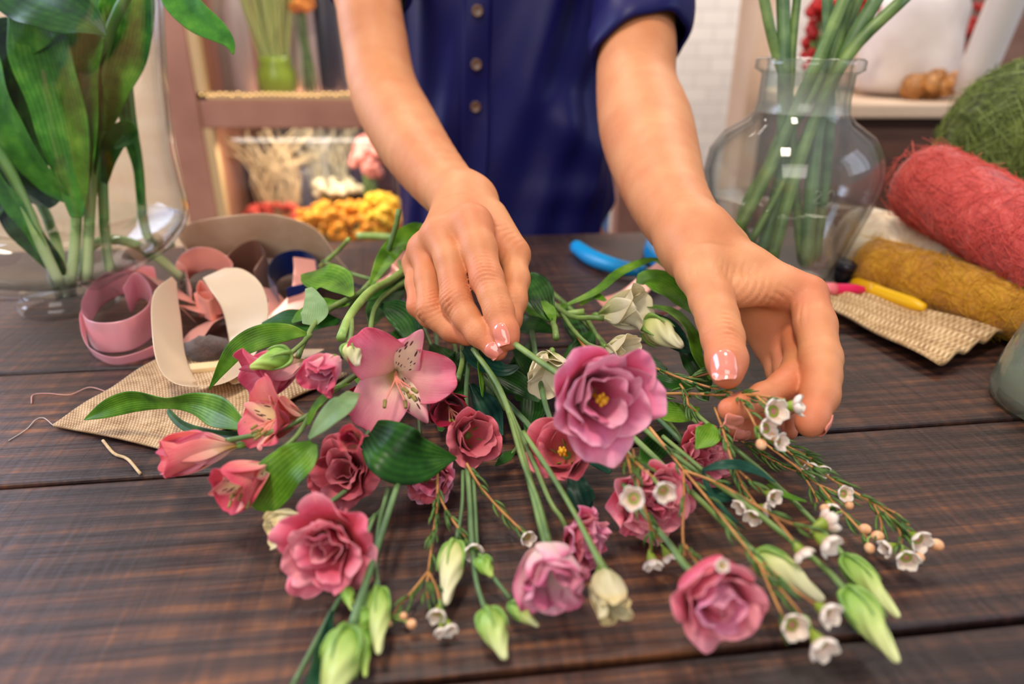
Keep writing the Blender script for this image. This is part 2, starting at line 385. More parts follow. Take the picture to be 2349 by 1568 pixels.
def vase_far(label, px, py, Y, r, h, mat, zb, neck=.7):
    c = W(px, py, Y); c[2] = zb
    t = tag(mesh('glass_vase', *lathe(c, [(r*.7, 0), (r, h*.25), (r, h*.6), (r*neck, h*.85), (r*neck*1.1, h), (r*neck*1.0, h), (r*neck*.9, h*.85), (r*.93, h*.6), (r*.9, h*.27), (r*.6, .01)], 32), mat, None), label, 'vase')
    return c
lime = simple('lime_glass', (176, 208, 40), .25, trans=.4)
vase_far('round lime green vase on the upper cabinet shelf', 637, 190, Yb, .042, .085, lime, SH1, .8)
gr = thing('green_stem_bunch', 'tall bunch of pale green stems standing in the lime vase', 'stems', (*W(637, 190, Yb)[:2], SH1+.01))
c0 = W(637, 190, Yb); g = np.random.default_rng(5)
mesh('stems', *join(*[tube([(c0[0]+g.uniform(-.02, .02), c0[1]+g.uniform(-.02, .02), SH1+.015), (c0[0]+g.uniform(-.09, .09), c0[1]+g.uniform(-.03, .03), SH1+.35)], .004, 5) for _ in range(46)]), simple('lime_stem', (186, 196, 110), .5), gr)
for k, (px, hh, rgb, r) in enumerate(((515, .3, (150, 128, 110), .035), (560, .26, (196, 178, 176), .028), (715, .28, (206, 190, 186), .035), (760, .34, (40, 34, 44), .03), (500, .12, (108, 92, 76), .022))):
    c = W(px, 190, Yb+.06); c[2] = SH1
    tag(mesh('tall_jar', *lathe(c, [(r*.8, 0), (r, .02), (r*.9, hh*.7), (r*.6, hh*.8), (r*.62, hh)], 24), simple('jar_%d' % k, rgb, .3), None),
        ['brown tall jar on the upper cabinet shelf, left of the lime vase', 'pale pinkish tall jar directly left of the lime vase', 'pale tall jar directly right of the lime vase', 'black tall jar on the upper cabinet shelf beside the forearm', 'dull brown short jar nearest the cabinet post'][k], 'jar')
for k, (px, hh, rgb, r) in enumerate(((540, .24, (150, 112, 84), .03), (585, .26, (64, 46, 52), .035), (690, .2, (120, 116, 132), .03), (735, .27, (168, 166, 170), .03), (815, .24, (62, 48, 70), .034), (870, .25, (84, 40, 46), .03))):
    c = W(px, 330, Yb+.08); c[2] = SHz
    tag(mesh('flower_bucket', *lathe(c, [(r*.8, 0), (r, .02), (r*1.1, hh*.9), (r*1.15, hh), (r*1.0, hh), (r*.9, hh*.5)], 24), simple('bucket_%d' % k, rgb, .4), None),
        ['tan bucket at the left end of the lower cabinet shelf', 'dark purple bucket second on the lower cabinet shelf', 'blue grey bucket in the middle of the lower cabinet shelf', 'pale grey bucket right of the blue grey one in the cabinet', 'violet bucket behind the orange flowers', 'maroon bucket nearest the forearm in the cabinet'][k], 'bucket')
of = bunch('single_orange_bloom', 'orange blossom cluster high in the upper cabinet', 'flowers', 690, 6, Yb, (.022, .02, .018), 30, .01, (250, 150, 20), seed=8, base=SH1)
# blue glow of the far window behind the cabinet
struct('window_1', *box((W(462, 80, CB+.54)[0], CB+.535, W(462, 80, CB+.54)[2]+.12), (.12, .01, .5)), simple('far_window_pane', (200, 216, 255), .3))
wb = bpy.data.materials['far_window_pane'].node_tree.nodes['Principled BSDF']; wb.inputs['Emission Color'].default_value = (.55, .72, 1, 1); wb.inputs['Emission Strength'].default_value = 1.6
# ---- door frame behind the person, right side
pst = W(1410, 520, 1.3)[0]; pe = W(1500, 520, 1.3)[0]
struct('door_1', *box(((pst+pe)/2, 1.32, 1.2), (pe-pst, .06, 2.4)), pk, mods=[('bevel', .004, 2)])
# ---- shelves on the right
dk = varied('dark_drawer_wood', (78, 50, 38), (116, 78, 58), 5, .45, .2, 5, (1, 1, 8)); pale = varied('pale_shelf_wood', (206, 176, 146), (226, 200, 172), 6, .5)
YS = 1.15
x0 = W(1925, 300, YS)[0]; x1 = x0+1.0; zt = W(2050, 235, YS)[2]; zb2 = W(2050, 268, YS)[2]
dr = thing('drawer_chest', 'dark wooden drawer chest with a pale top, right behind the table', 'chest', ((x0+x1)/2, YS+.2, 0))
mesh('top', *box(((x0+x1)/2, YS+.2, (zt+zb2)/2), (1.02, .46, zt-zb2)), pale, dr, False, mods=[('bevel', .004, 2)])
mesh('body', *box(((x0+x1)/2, YS+.22, zb2/2), (.98, .4, zb2)), dk, dr, False)
zz = zb2-.01
for k in range(4):
    for xx in (x0+.25, x0+.73):
        d_ = mesh('drawer', *box((xx, YS+.01, zz-.09), (.45, .02, .165)), dk, dr, False, mods=[('bevel', .004, 2)])
        mesh('knob', *ball((xx, YS-.012, zz-.09), .012), gold, d_)
    zz -= .18
ub = thing('open_shelf_unit', 'pale upright shelf frame with dark brick patterned back above the drawer chest', 'shelf', (x0+.5, YS+.42, 0))
mesh('upright', *box((W(1765, 100, YS+.3)[0], YS+.40, 1.2), (.035, .12, 2.4)), pale, ub, False)
mesh('back_board', *box((x0+.62, YS+.47, 1.3), (.9, .02, 1.6)), varied('mottled_back', (92, 50, 44), (150, 120, 100), 7, .6), ub, False)
mesh('leaning_rail', *tube([W(2225, 205, YS+.02), W(2375, -160, YS-.06)], .026, 10), simple('white_rail', (222, 214, 204), .5), ub)
sack = varied('white_linen', (208, 196, 186), (232, 222, 214), 12, .8)
def sackm(px, py, Y, r, h, seed, label, mat=sack):
    c = W(px, py, Y); c[2] = zt; g = np.random.default_rng(seed); V, F = lathe((0, 0, 0), [(r*.85, 0), (r*1.02, h*.12), (r, h*.3), (r*.98, h*.5), (r*.9, h*.7), (r*.94, h*.82), (r*.8, h), (r*.6, h*.96), (r*.5, h*.5)], 28)
    V = V*(1+.05*np.sin(V[:, [2]]*70+np.arctan2(V[:, [1]], V[:, [0]])*5+seed)); V[:, 2] = np.maximum(V[:, 2], 0)
    tag(mesh('linen_pot', V+c, F, mat, None, mods=[('sub', 1)]), label, 'pot')
sackm(2075, 170, YS+.16, .085, .17, 1, 'larger white linen wrapped pot on the drawer chest')
sackm(1935, 170, YS+.33, .06, .19, 2, 'smaller cream linen pot beside the larger one', varied('cream_linen', (214, 180, 150), (232, 204, 176), 12, .8))
sackm(2090, 170, YS+.345, .07, .33, 3, 'white linen bag standing behind the larger pot')
bunch('red_berry_spray', 'red berry spray hanging over the linen pots', 'berries', 1935, 20, YS+.05, (.055, .03, .02), 60, .008, (206, 30, 24), seed=21, base=zt)
bunch('red_berry_spray', 'red berry spray standing left of the linen pots', 'berries', 1872, 95, YS+.08, (.016, .02, .07), 60, .008, (206, 30, 24), seed=22, base=zt)
bunch('red_berry_spray', 'red berry spray right of the linen pots', 'berries', 2190, 70, YS+.22, (.05, .04, .07), 60, .009, (180, 34, 26), seed=23, base=zt)
bc = W(2150, 158, YS+.06)
tb = thing('pine_cone_pile', 'pile of golden brown cones on the chest top', 'cones', (bc[0], bc[1], zt)); tb['kind'] = 'stuff'
mesh('cones', *cluster((bc[0], bc[1], zt+.024), (.05, .03, .016), 46, .011, 30), varied('gold_cone', (146, 92, 40), (214, 152, 84), 60, .3), tb)
bc = W(2030, 380, YS-.1)
# ================================================================ LEFT GLASS VASE WITH TULIPS
vb = P(163, 703, 0)
vase = thing('glass_vase', 'tall clear footed glass vase holding tulips on the left of the table', 'vase', vb)
R_ = lambda rows: [(r/1000, z/1000) for r, z in rows]
outer = R_([(35, 0), (38, 2), (39, 6), (37, 11), (33, 14), (34, 18), (42, 23), (66, 34), (90, 48), (104, 64), (109, 80), (107, 98), (106, 130), (110, 180), (118, 240), (124, 300), (126, 330), (131, 350)])
inner = R_([(128.5, 350), (123.5, 330), (121.5, 300), (115.5, 240), (107.5, 180), (103.5, 130), (104.5, 98), (106, 80), (101, 65), (87, 50), (63, 37), (38, 27), (26, 23), (4, 22)])
mesh('foot', *lathe(vb, outer[:6], 96), M['glass'], vase)
mesh('bowl', *lathe(vb, [(.0335, .0181)]+outer[6:]+inner, 96), M['glass'], vase)
mesh('water', *lathe(vb, R_([(4, 22.5), (25.8, 23.5), (37.8, 27.6), (62.6, 37.6), (86.6, 50.6), (100.5, 65.5), (102.5, 69), (102.3, 69.6)]), 96), M['water'], vase)
# tulips: each its own thing
def vrad(z):
    pr = inner[::-1]; return np.interp(z, [p[1] for p in pr], [p[0] for p in pr])
def tulip(label, base, pts, leaves, r=.0042):
    """pts: (px,py,depth) of the stem; leaves: list of (points, half widths mm, roll, material)"""
    c = [D(*p) for p in pts]
    t = thing('tulip', label, 'tulip', c[0], 'tulips in the footed vase')
    mesh('stem', *tube(c, [r*.95]+[r]*(len(c)-1), 12), M['tstem'], t)
    for pp, wd, rl, mt in leaves:
        V, F, uv = strap([D(*q) for q in pp], [x/1000 for x in wd], rl, 30, 9, .32, up=(0, -1, .15), wave=.10, seed=len(pp))
        mesh('leaf', V, F, M[mt], t, uv=uv, mods=[('solid', .0008), ('sub', 1)])
    return t
t_ = NT('tulip_stem'); tc = t_.n('TexCoord'); sx = t_.n('SeparateXYZ'); t_.l(tc.outputs['Object'], sx.inputs[0])
t_.col(t_.ramp(t_.math('ADD', t_.math('MULTIPLY', sx.outputs[2], 7.0), t_.math('MULTIPLY', t_.noise(t_.coord(), 40), .25)), [(.1, srgb(206, 214, 170)), (.45, srgb(140, 170, 92)), (.9, srgb(76, 126, 50))])); t_.set(rough=.4); M['tstem'] = t_.m
d0 = vb[1]*ct - (0-CH+.0)*0
tulip('tulip with a broad upright leaf, second stem from the left', None, [(160, 662, .585), (172, 560, .585), (176, 420, .58), (168, 240, .57), (150, 40, .56), (140, -80, .56)],
      [([(178, 500, .57), (172, 400, .565), (150, 280, .555), (110, 130, .55), (60, -40, .55)], [5, 16, 22, 26, 16], 0, 'tleaf'), ([(182, 470, .575), (196, 350, .565), (190, 230, .56), (200, 60, .555), (215, -60, .55)], [4, 14, 19, 22, 10], 10, 'tleaf')])
tulip('tulip leaning to the lower left with a long narrow leaf', None, [(140, 655, .57), (95, 560, .56), (50, 450, .55), (10, 370, .54), (-60, 260, .53)],
      [([(110, 590, .565), (60, 500, .555), (10, 430, .545), (-60, 340, .53)], [5, 10, 12, 10], 20, 'tleaf')])
tulip('tulip with a dark folded leaf against the left edge', None, [(150, 655, .6), (130, 560, .6), (100, 480, .6), (40, 380, .6), (-30, 260, .59)],
      [([(130, 470, .58), (60, 400, .575), (22, 250, .57), (30, 100, .565), (70, 50, .56)], [6, 20, 26, 22, 4], -25, 'dleaf'), ([(160, 460, .57), (110, 410, .56), (40, 310, .55), (-10, 180, .545), (-40, 40, .54)], [4, 13, 15, 15, 8], 15, 'tleaf')])
tulip('tulip standing at the right with a short curled leaf', None, [(258, 655, .61), (243, 560, .61), (236, 430, .60), (238, 330, .60), (250, 180, .59), (262, -40, .58)],
      [([(240, 420, .59), (262, 330, .575), (300, 300, .57), (296, 318, .565), (262, 342, .56)], [3, 9, 9, 6, 1], 0, 'dleaf'), ([(240, 300, .59), (256, 200, .575), (290, 80, .56), (310, -60, .55)], [5, 16, 22, 16], -10, 'tleaf')])
tulip('tulip furthest right whose stem touches the glass', None, [(395, 560, .66), (350, 560, .64), (328, 500, .635), (318, 380, .62), (300, 260, .61), (285, 100, .60)],
      [([(326, 470, .625), (316, 360, .61), (290, 260, .60), (285, 150, .59)], [4, 8, 9, 4], 30, 'tleaf')])
tulip('tulip behind the upright leaf with a pale base', None, [(190, 640, .60), (200, 560, .6), (212, 420, .595), (222, 280, .59), (214, 100, .58), (190, -40, .575)],
      [([(214, 400, .585), (226, 280, .575), (214, 190, .57), (230, 90, .565), (250, -30, .56)], [4, 15, 20, 22, 12], 25, 'tleaf')])
tulip('tulip stem lying low and bending into the water', None, [(420, 640, .66), (340, 575, .64), (270, 550, .63), (215, 560, .62), (180, 600, .61)], [], .0045)
tulip('tulip with a wide leaf tip over the vase rim', None, [(130, 640, .61), (100, 560, .61), (60, 470, .61), (-20, 330, .6)],
      [([(-40, -60, .53), (60, -10, .52), (130, 20, .51), (200, 50, .505), (246, 84, .50)], [12, 22, 22, 14, .5], 20, 'dleaf'), ([(-60, 560, .56), (10, 440, .56), (60, 520, .57), (125, 600, .58), (150, 630, .59)], [6, 14, 14, 9, 2], 0, 'dleaf')])
tulip('tulip whose leaf hangs over the cabinet glass', None, [(200, 655, .59), (205, 500, .585), (206, 300, .575), (250, 80, .55), (330, -80, .53)],
      [([(370, -90, .5), (405, -10, .49), (450, 40, .485), (500, 75, .48), (528, 100, .478), (535, 126, .478)], [7, 11, 11, 8, 4, .4], 12, 'tleaf'), ([(60, 130, .55), (90, 40, .54), (150, -60, .53)], [3, 24, 30], 0, 'tleaf')])
# ================================================================ BOTTLE WITH STEMS
bb0 = P(1772, 645, 0)
bot = thing('glass_bottle', 'clear round shouldered apothecary bottle of green stems, right of the arms', 'bottle', bb0)
ax = nrm((.012, 0, 1))
po = R_([(45, 0), (49, 3), (53, 12), (64, 50), (74, 84), (77, 103), (74, 122), (63, 138), (46, 149), (39.5, 156)])
pn = R_([(39.5, 156), (38, 166), (38, 187), (42, 189.5), (44.5, 191), (44.5, 198), (42, 200), (37, 200), (34.5, 197), (34, 166), (36, 156)])
pi_ = R_([(36, 156), (43, 146), (59, 134.5), (70, 120), (73, 103), (70, 84), (60, 50), (50, 14), (44, 8), (4, 7)])
V, F = lathe(bb0, po+pn[1:]+pi_[1:], 96, axis=ax)
o = mesh('body', V, F, [M['bglass'], M['frost']], bot)
na, nb = len(po)-1, len(po)+2
mi = [1 if (i < (len(po)+len(pn)+len(pi_)-3)*96 and (na <= i//96 < nb)) else 0 for i in range(len(o.data.polygons))]
o.data.polygons.foreach_set('material_index', mi)
mesh('water', *lathe(bb0, R_([(4, 7.3), (43.8, 8.3), (49.7, 14.2), (59.6, 50), (67.6, 78), (67.4, 78.2)]), 64, axis=ax), M['water'], bot)
# etched figure on the shoulder
def etched(c, r, s):
    return tube([np.array(c)+np.array((math.cos(a)*r*.6, 0, math.sin(a)*r)) for a in np.linspace(.0+s, 5.6+s, 9)], .0004, 5)
g2 = D(1875, 452, .555); mesh('etched_numeral', *join(tube([g2+np.array(q)/1000 for q in ((-3, 0, 3), (0, 0, 5), (3, 0, 2.5), (0, 0, -1), (-3, 0, -5), (3.4, 0, -5))], .0004, 5), etched(g2+np.array((.011, .0005, 0)), .005, 0)), M['frost'], bot)
def bs(label, pts, r, mt='stem'):
    c = [D(*q) for q in pts]; t = thing('cut_flower', label, 'flower', c[0], 'stems in the bottle'); mesh('stem', *tube(c, r, 12), M[mt], t); return t
bs('dark green stem leaning left out of the bottle', [(1840, 600, .62), (1820, 400, .60), (1810, 230, .585), (1772, 90, .57), (1745, -40, .56)], .0042)
bs('bluish green stem, second from the left in the bottle neck', [(1745, 590, .62), (1790, 400, .60), (1798, 230, .58), (1798, 90, .57), (1795, -40, .56)], .0055, 'bstem')
bs('thin dark stem beside the bluish one in the bottle neck', [(1700, 520, .62), (1790, 300, .595), (1812, 200, .58), (1818, 100, .57), (1832, -40, .56)], .0034)
bs('thick stem crossing to the left base of the bottle', [(1690, 530, .60), (1760, 400, .59), (1830, 240, .575), (1890, 110, .56), (1960, -60, .55)], .0052)
bs('bright green stem reaching to the upper right', [(1770, 600, .60), (1810, 450, .59), (1870, 270, .575), (1950, 120, .56), (2080, -10, .545)], .0052, 'lstem2')if 'lstem2' in M else bs('bright green stem reaching to the upper right', [(1770, 600, .60), (1810, 450, .59), (1870, 270, .575), (1950, 120, .56), (2080, -10, .545)], .0050, 'stem')
bs('thickest deep green stem leaning right in the bottle', [(1850, 610, .61), (1860, 450, .60), (1880, 270, .585), (1930, 140, .57), (2020, -20, .555)], .0060, 'bstem')
bs('brownish green stem between two thick ones', [(1720, 560, .61), (1790, 430, .60), (1865, 270, .585), (1910, 140, .57), (1960, -40, .56)], .0036)
bs('pale stem standing upright in the middle of the neck', [(1870, 600, .64), (1895, 400, .62), (1903, 250, .60), (1900, 120, .585), (1898, -40, .57)], .0046, 'bstem')
bs('slim stem lit yellow low in the bottle', [(1760, 600, .64), (1700, 500, .63), (1800, 320, .61), (1905, 150, .59), (1985, -40, .57)], .0042)
# ================================================================ RIGHT SIDE GOODS
def m_fuzz(name, c1, c2, c3, sc=60, stretch=(1, 1, 1), bump=.9):
    t = NT(name); v = t.coord('Object', stretch); a = t.noise(v, sc, 6, .7, 1.4); b = t.noise(v, sc*5, 5, .7, 2.0)
    f = t.math('ADD', t.math('MULTIPLY', a, .55), t.math('MULTIPLY', b, .45)); t.col(t.ramp(f, [(.36, srgb(*c1)), (.5, srgb(*c2)), (.66, srgb(*c3))]))
    t.set(rough=.75, sheen=.35); t.bump(f, bump, .002); return t.m
def fibres(fn, n, L, r, seed, spread=1.0):
    """short curved fibres lying over a surface; fn(u,v)->(point, normal)"""
    g = np.random.default_rng(seed); out = []
    for _ in range(n):
        p, nn = fn(g.random(), g.random()); a = nrm(np.cross(nn, g.normal(size=3))); l = L*g.uniform(.5, 1.3); b = np.cross(nn, a)*g.uniform(-.4, .4)*l
        out.append(tube([p-a*l/2-nn*.001, p+nn*g.uniform(.3, 1.4)*.001*spread+b*.5, p+a*l/2+b+nn*g.uniform(-1, 3)*.0008*spread], r, 3, 5, False))
    return join(*out)
def roll(name, label, a, b, r, mat, fmat, seed, nf=900, group=None):
    a, b = np.array(a), np.array(b); t = thing(name, label, 'mesh roll', (a[0], a[1], min(a[2], b[2])-r), group); ax_ = nrm(b-a); L = np.linalg.norm(b-a)
    V, F = lathe(a, [(r*.18, .012), (r*.2, .0), (r*.88, 0.0), (r, .006)]+[(r*(1+.015*math.sin(k*1.9)), L*k/14) for k in range(1, 14)]+[(r, L-.006), (r*.9, L)], 40, axis=ax_)
    mesh('wound_mesh', V, F, mat, t)
    e1 = nrm(np.cross(ax_, (0, 0, 1))); e2 = np.cross(ax_, e1)
    fn = lambda u, v: (a+ax_*L*u+(e1*math.cos(v*6.283)+e2*math.sin(v*6.283))*r, e1*math.cos(v*6.283)+e2*math.sin(v*6.283))
    fb = mesh('loose_fibres', *fibres(fn, nf, .028, .00022, seed), fmat, t); fb['kind'] = 'stuff'
    mesh('cardboard_core', *lathe(a-ax_*.001, [(r*.16, 0), (r*.22, 0), (r*.22, .02), (r*.16, .02)], 24, axis=ax_), simple('core_%d' % seed, (170, 130, 90), .8), t)
    return t
roll('mustard_mesh_roll', 'fuzzy mustard yellow mesh roll lying on the table behind the coarse cloth', P(1985, 603, 24), P(2520, 768, 24), .024, m_fuzz('mustard_fuzz', (150, 92, 6), (196, 134, 12), (226, 176, 36), 45), simple('mustard_fibre', (214, 160, 30), .6), 1)
roll('cream_paper_roll', 'cream coloured roll lying behind the mustard one', P(1950, 540, 31), P(2420, 655, 31), .031, m_fuzz('cream_fuzz', (226, 196, 158), (246, 226, 194), (252, 240, 218), 40, bump=.4), simple('cream_fibre', (240, 226, 200), .6), 2, 200)
roll('red_sisal_roll', 'coral red sisal roll resting slantwise on top of the others', D(2108, 412, .62), D(2560, 660, .47), .034, m_fuzz('red_fuzz', (150, 30, 28), (200, 60, 52), (232, 112, 96), 45), simple('red_fibre', (224, 92, 80), .6), 3, 1500)
bc = D(2372, 335, .70); br = .084
bt = thing('green_sisal_ball', 'big moss green sisal ball at the right edge above the red roll', 'ball', (bc[0], bc[1], bc[2]-br))
mesh('core', *ball(bc, br, 32), m_fuzz('green_fuzz', (48, 62, 18), (84, 100, 30), (132, 146, 62), 40), bt)
g = np.random.default_rng(5)
def bfn(u, v):
    z = 2*u-1; a = v*6.283; q = np.array((math.sqrt(1-z*z)*math.cos(a), math.sqrt(1-z*z)*math.sin(a), z)); return bc+q*(br+.0005), q
for k, cc in enumerate(((120, 138, 54), (150, 168, 92), (76, 92, 28))):
    fb = mesh('loose_fibres', *fibres(bfn, 900, .045, .0003, 50+k, 2.2), simple('sisal_%d' % k, cc, .6), bt); fb['kind'] = 'stuff'
# coarse cloth scrap
def sheet(c4, nu, nv, fz, mat, name, label, cat, th=.0015, z0=0):
    c4 = [np.array(q) for q in c4]; V = []; uv = []
    for i in range(nu):
        for j in range(nv):
            u, v = i/(nu-1), j/(nv-1); p = (c4[0]*(1-u)+c4[1]*u)*(1-v)+(c4[3]*(1-u)+c4[2]*u)*v; p = p+np.array(fz(u, v)); V.append(p); uv.append((u, v))
    F = [(i*nv+j, i*nv+j+1, (i+1)*nv+j+1, (i+1)*nv+j) for i in range(nu-1) for j in range(nv-1)]
    return tag(mesh(name, V, F, mat, None, uv=uv, mods=[('solid', th)]), label, cat)
def m_weave(name, c1, c2, c3, su, sv, b=1.0, obj=False):
    t = NT(name); c = t.n('TexCoord'); s = t.n('SeparateXYZ'); t.l(c.outputs['UV'], s.inputs[0])
    nz = t.noise(t.coord('Object'), 90, 3); ofs = t.math('MULTIPLY', t.math('SUBTRACT', nz, .5), 1.2)
    a = t.math('SINE', t.math('ADD', t.math('MULTIPLY', s.outputs[0], su*6.283), ofs)); b_ = t.math('SINE', t.math('ADD', t.math('MULTIPLY', s.outputs[1], sv*6.283), ofs))
    f = t.math('ADD', t.math('MULTIPLY', t.math('MULTIPLY', a, b_), .24), t.math('ADD', t.math('MULTIPLY', t.math('ADD', a, b_), .07), t.math('MULTIPLY', nz, .7)))
    col = t.ramp(t.math('ADD', f, .12), [(.12, srgb(*c1)), (.42, srgb(*c2)), (.75, srgb(*c3))]); t.col(col); t.set(rough=.85); t.bump(f, b, .0012); return t.m
sheet([P(1880, 712, 4), P(1930, 668, 4), P(2300, 768, 9), P(2152, 846, 6)], 60, 24, lambda u, v: (0, 0, .0035+.0035*math.sin(v*9)*(.3+u*0)+.0022*math.sin(u*20+v*3)),
      m_weave('coarse_cloth', (120, 92, 60), (186, 152, 108), (226, 198, 154), 8, 30, 1.0), 'coarse_cloth_strip', 'pleated beige coarse cloth strip on the table right of the hand', 'cloth', .003)
# marker pens
def pen(label, a, b, r, mat, cap, name='marker_pen'):
    a, b = np.array(a), np.array(b); t = thing(name, label, 'pen', (a[0], a[1], a[2]-r)); ax_ = nrm(b-a); L = np.linalg.norm(b-a)
    mesh('barrel', *lathe(a, [(r*.3, 0), (r*.6, .001), (r*.95, .01), (r, .014), (r, L*.7), (r*.9, L*.98), (r*.7, L)], 20, axis=ax_), mat, t)
    mesh('cap', *lathe(a+ax_*L*.68, [(r*1.1, 0), (r*1.15, .004), (r*1.1, L*.3), (r*.8, L*.34)], 20, axis=ax_), cap, t); return t
pen('yellow marker pen lying on the beige cloth strip', P(2122, 706, 15), P(1960, 650, 13), .0055, simple('pen_yellow', (238, 188, 20), .35), simple('pen_yellow_cap', (214, 160, 10), .35))
pen('pink marker pen beside the yellow one under the bottle', P(1985, 664, 13), P(1885, 662, 13), .005, simple('pen_pink', (222, 32, 92), .35), simple('pen_pink_cap', (236, 120, 130), .35))
pen('black pen standing up against the yellow roll', P(1925, 655, 6), P(1944, 600, 30), .008, simple('pen_black', (24, 22, 30), .35), simple('pen_grey_cap', (30, 30, 40), .35), 'black_pen')
# glass jar at the right edge
jb = P(2497, 945, 0)
tag(mesh('glass_jar', *lathe(jb, R_([(48, 0), (53, 3), (54, 10), (52, 25), (46, 50), (38, 75), (34, 95), (36, 100), (34, 100), (32, 95), (36, 75), (44, 50), (50, 25), (51, 10), (44, 6), (4, 6)]), 96), M['gglass'], None), 'greenish glass jar cut off by the right edge of the frame', 'jar')
# ---- blue handled secateurs
bl = simple('blue_grip', (18, 150, 214), .35); steel = simple('steel', (150, 150, 155), .3, metal=1.0)
sc_ = thing('secateurs', 'blue handled secateurs lying behind the bouquet', 'secateurs', P(1400, 590, 0))
mesh('handle', *tube([P(1322, 566, 7), P(1360, 592, 9), P(1420, 612, 10), P(1480, 622, 9)], [.0075, .0085, .0075, .006], 14), bl, sc_)
mesh('handle', *tube([P(1497, 555, 7), P(1494, 580, 9), P(1512, 604, 10), P(1530, 624, 9)], [.007, .008, .0075, .006], 14), bl, sc_)
mesh('blade', *tube([P(1480, 622, 8), P(1560, 650, 8), P(1640, 660, 7)], [.005, .007, .002], 10), steel, sc_)
# ================================================================ RIBBONS
def m_satin(name, c1, c2):
    t = NT(name); nz = t.noise(t.coord('Object'), 6, 2); t.col(t.mix(nz, srgb(*c1), srgb(*c2))); t.set(rough=.27, spec=.8, sheen=.2, metal=.22)
    f = t.noise(t.coord('Object', (1, 1, 1)), 900, 2); t.bump(f, .06, .0004); translucent(t, srgb(*c2), .28); return t.m
M['rpink'] = m_satin('pink_satin', (252, 172, 188), (255, 200, 208)); M['rsal'] = m_satin('salmon_satin', (250, 168, 150), (252, 190, 174))
M['rcream'] = m_satin('cream_satin', (236, 212, 178), (246, 228, 202)); M['rblue'] = m_satin('blue_satin', (14, 34, 110), (20, 58, 150)); M['kraft'] = varied('kraft', (222, 186, 148), (244, 214, 182), 30, .5)
def ribbon(name, label, strips, mat, cat='ribbon', group=None, up=(0, 0, 1)):
    """strips: list of (rows (px,py,z mm), half width mm, roll)"""
    base = P(*strips[0][0][0]); base[2] = TT
    t = thing(name, label, cat, base, group)
    for pp, hw_, rl in strips:
        V, F, uv = strap([P(*q) for q in pp], [x/1000 for x in hw_] if isinstance(hw_, (list, tuple)) else hw_/1000, rl, 10*len(pp), 5, up=up)
        V[:, 2] = np.maximum(V[:, 2], TT+.0006)
        mesh('ribbon_length', V, F, mat, t, uv=uv, mods=[('solid', .0004), ('sub', 1)])
    return t
ribbon('pink_ribbon', 'pink satin ribbon curled in standing loops beside the vase foot', [
    ([(360, 640, 16), (300, 640, 16), (235, 665, 15), (196, 725, 14), (215, 770, 13), (290, 770, 13), (345, 735, 14), (352, 690, 16), (318, 655, 20), (290, 690, 16)], 12.5, 90),
    ([(196, 715, 20), (190, 745, 16), (205, 800, 8), (262, 828, 4), (330, 815, 4), (380, 790, 6)], [5, 5, 4, 4, 5, 6], 75)], M['rpink'])
ribbon('salmon_ribbon', 'salmon satin ribbon rolled in a curl behind the cream loop', [
    ([(300, 640, 14), (345, 645, 18), (400, 690, 16), (430, 720, 14)], 12, 60),
    ([(440, 690, 12), (428, 640, 18), (436, 606, 30), (470, 592, 38), (512, 604, 36), (530, 640, 24), (505, 690, 14), (450, 700, 12)], 11, 82),
    ([(325, 632, 18), (360, 640, 20), (400, 668, 20), (425, 690, 16)], 13, 35),
    ([(430, 700, 10), (500, 720, 12), (580, 700, 10), (640, 690, 8)], 10, 20),
    ([(610, 660, 16), (640, 700, 12), (600, 735, 8), (540, 760, 6)], 9, 25),
    ([(490, 690, 20), (465, 665, 22), (455, 690, 20), (480, 712, 20), (505, 695, 20), (488, 676, 20)], 9, 90),
    ([(370, 815, 5), (430, 790, 8), (470, 745, 10), (540, 720, 9), (600, 735, 8)], 11, 20),
    ([(698, 592, 34), (700, 630, 28), (690, 680, 16), (640, 730, 9), (590, 745, 8)], 10, 15)], M['rsal'])
ribbon('cream_ribbon', 'broad cream satin ribbon bent in one tall open loop', [
    ([(400, 640, 40), (384, 700, 36), (388, 790, 28), (410, 860, 18), (450, 885, 12), (520, 870, 9), (560, 800, 12), (568, 740, 24), (555, 680, 38), (520, 640, 46), (490, 625, 46)], [3, 13, 14, 14, 14, 14, 15, 17, 17, 15, 10], [70, 62, 60, 50, 40, 30, 22, 18, 14, 8, 0]),
    ([(520, 872, 8), (590, 855, 7), (660, 830, 6), (720, 800, 6)], 12, 20)], M['rcream'], up=(0, -.3, 1))
ribbon('blue_ribbon', 'shiny dark blue satin ribbon roll between the ribbons and the leaves', [
    ([(640, 690, 14), (618, 650, 16), (640, 612, 16), (690, 600, 16), (730, 625, 15), (715, 672, 14), (660, 690, 14)], 12, 90),
    ([(720, 630, 16), (780, 640, 14), (850, 668, 12), (930, 690, 10), (960, 720, 10)], 12, 40)], M['rblue'])
ribbon('salmon_ribbon_end', 'salmon ribbon ends sticking up left of the left hand', [
    ([(938, 578, 30), (920, 620, 24), (880, 660, 10), (850, 690, 6)], 10, 25)], M['rsal'])
ribbon('salmon_ribbon_piece', 'salmon ribbon piece showing through leaves left of the right wrist', [
    ([(1540, 600, 16), (1490, 640, 14), (1440, 680, 8), (1380, 700, 5)], 9, 20), ([(1470, 690, 10), (1520, 720, 9), (1560, 700, 9)], 10, 30)], M['rsal'])
V, F, uv = strap([P(415, 640, 12), P(445, 575, 32), P(540, 548, 44), P(640, 545, 42), P(735, 575, 28), P(800, 630, 8)], [.012, .026, .030, .030, .026, .01], 58, 40, 7, up=(0, 0, 1))
V[:, 2] = np.maximum(V[:, 2], TT+.001)
tag(mesh('kraft_paper_wrap', V, F, M['kraft'], None, uv=uv, mods=[('solid', .0008), ('sub', 1)]), 'brown wrapping paper curled behind the ribbons', 'paper')
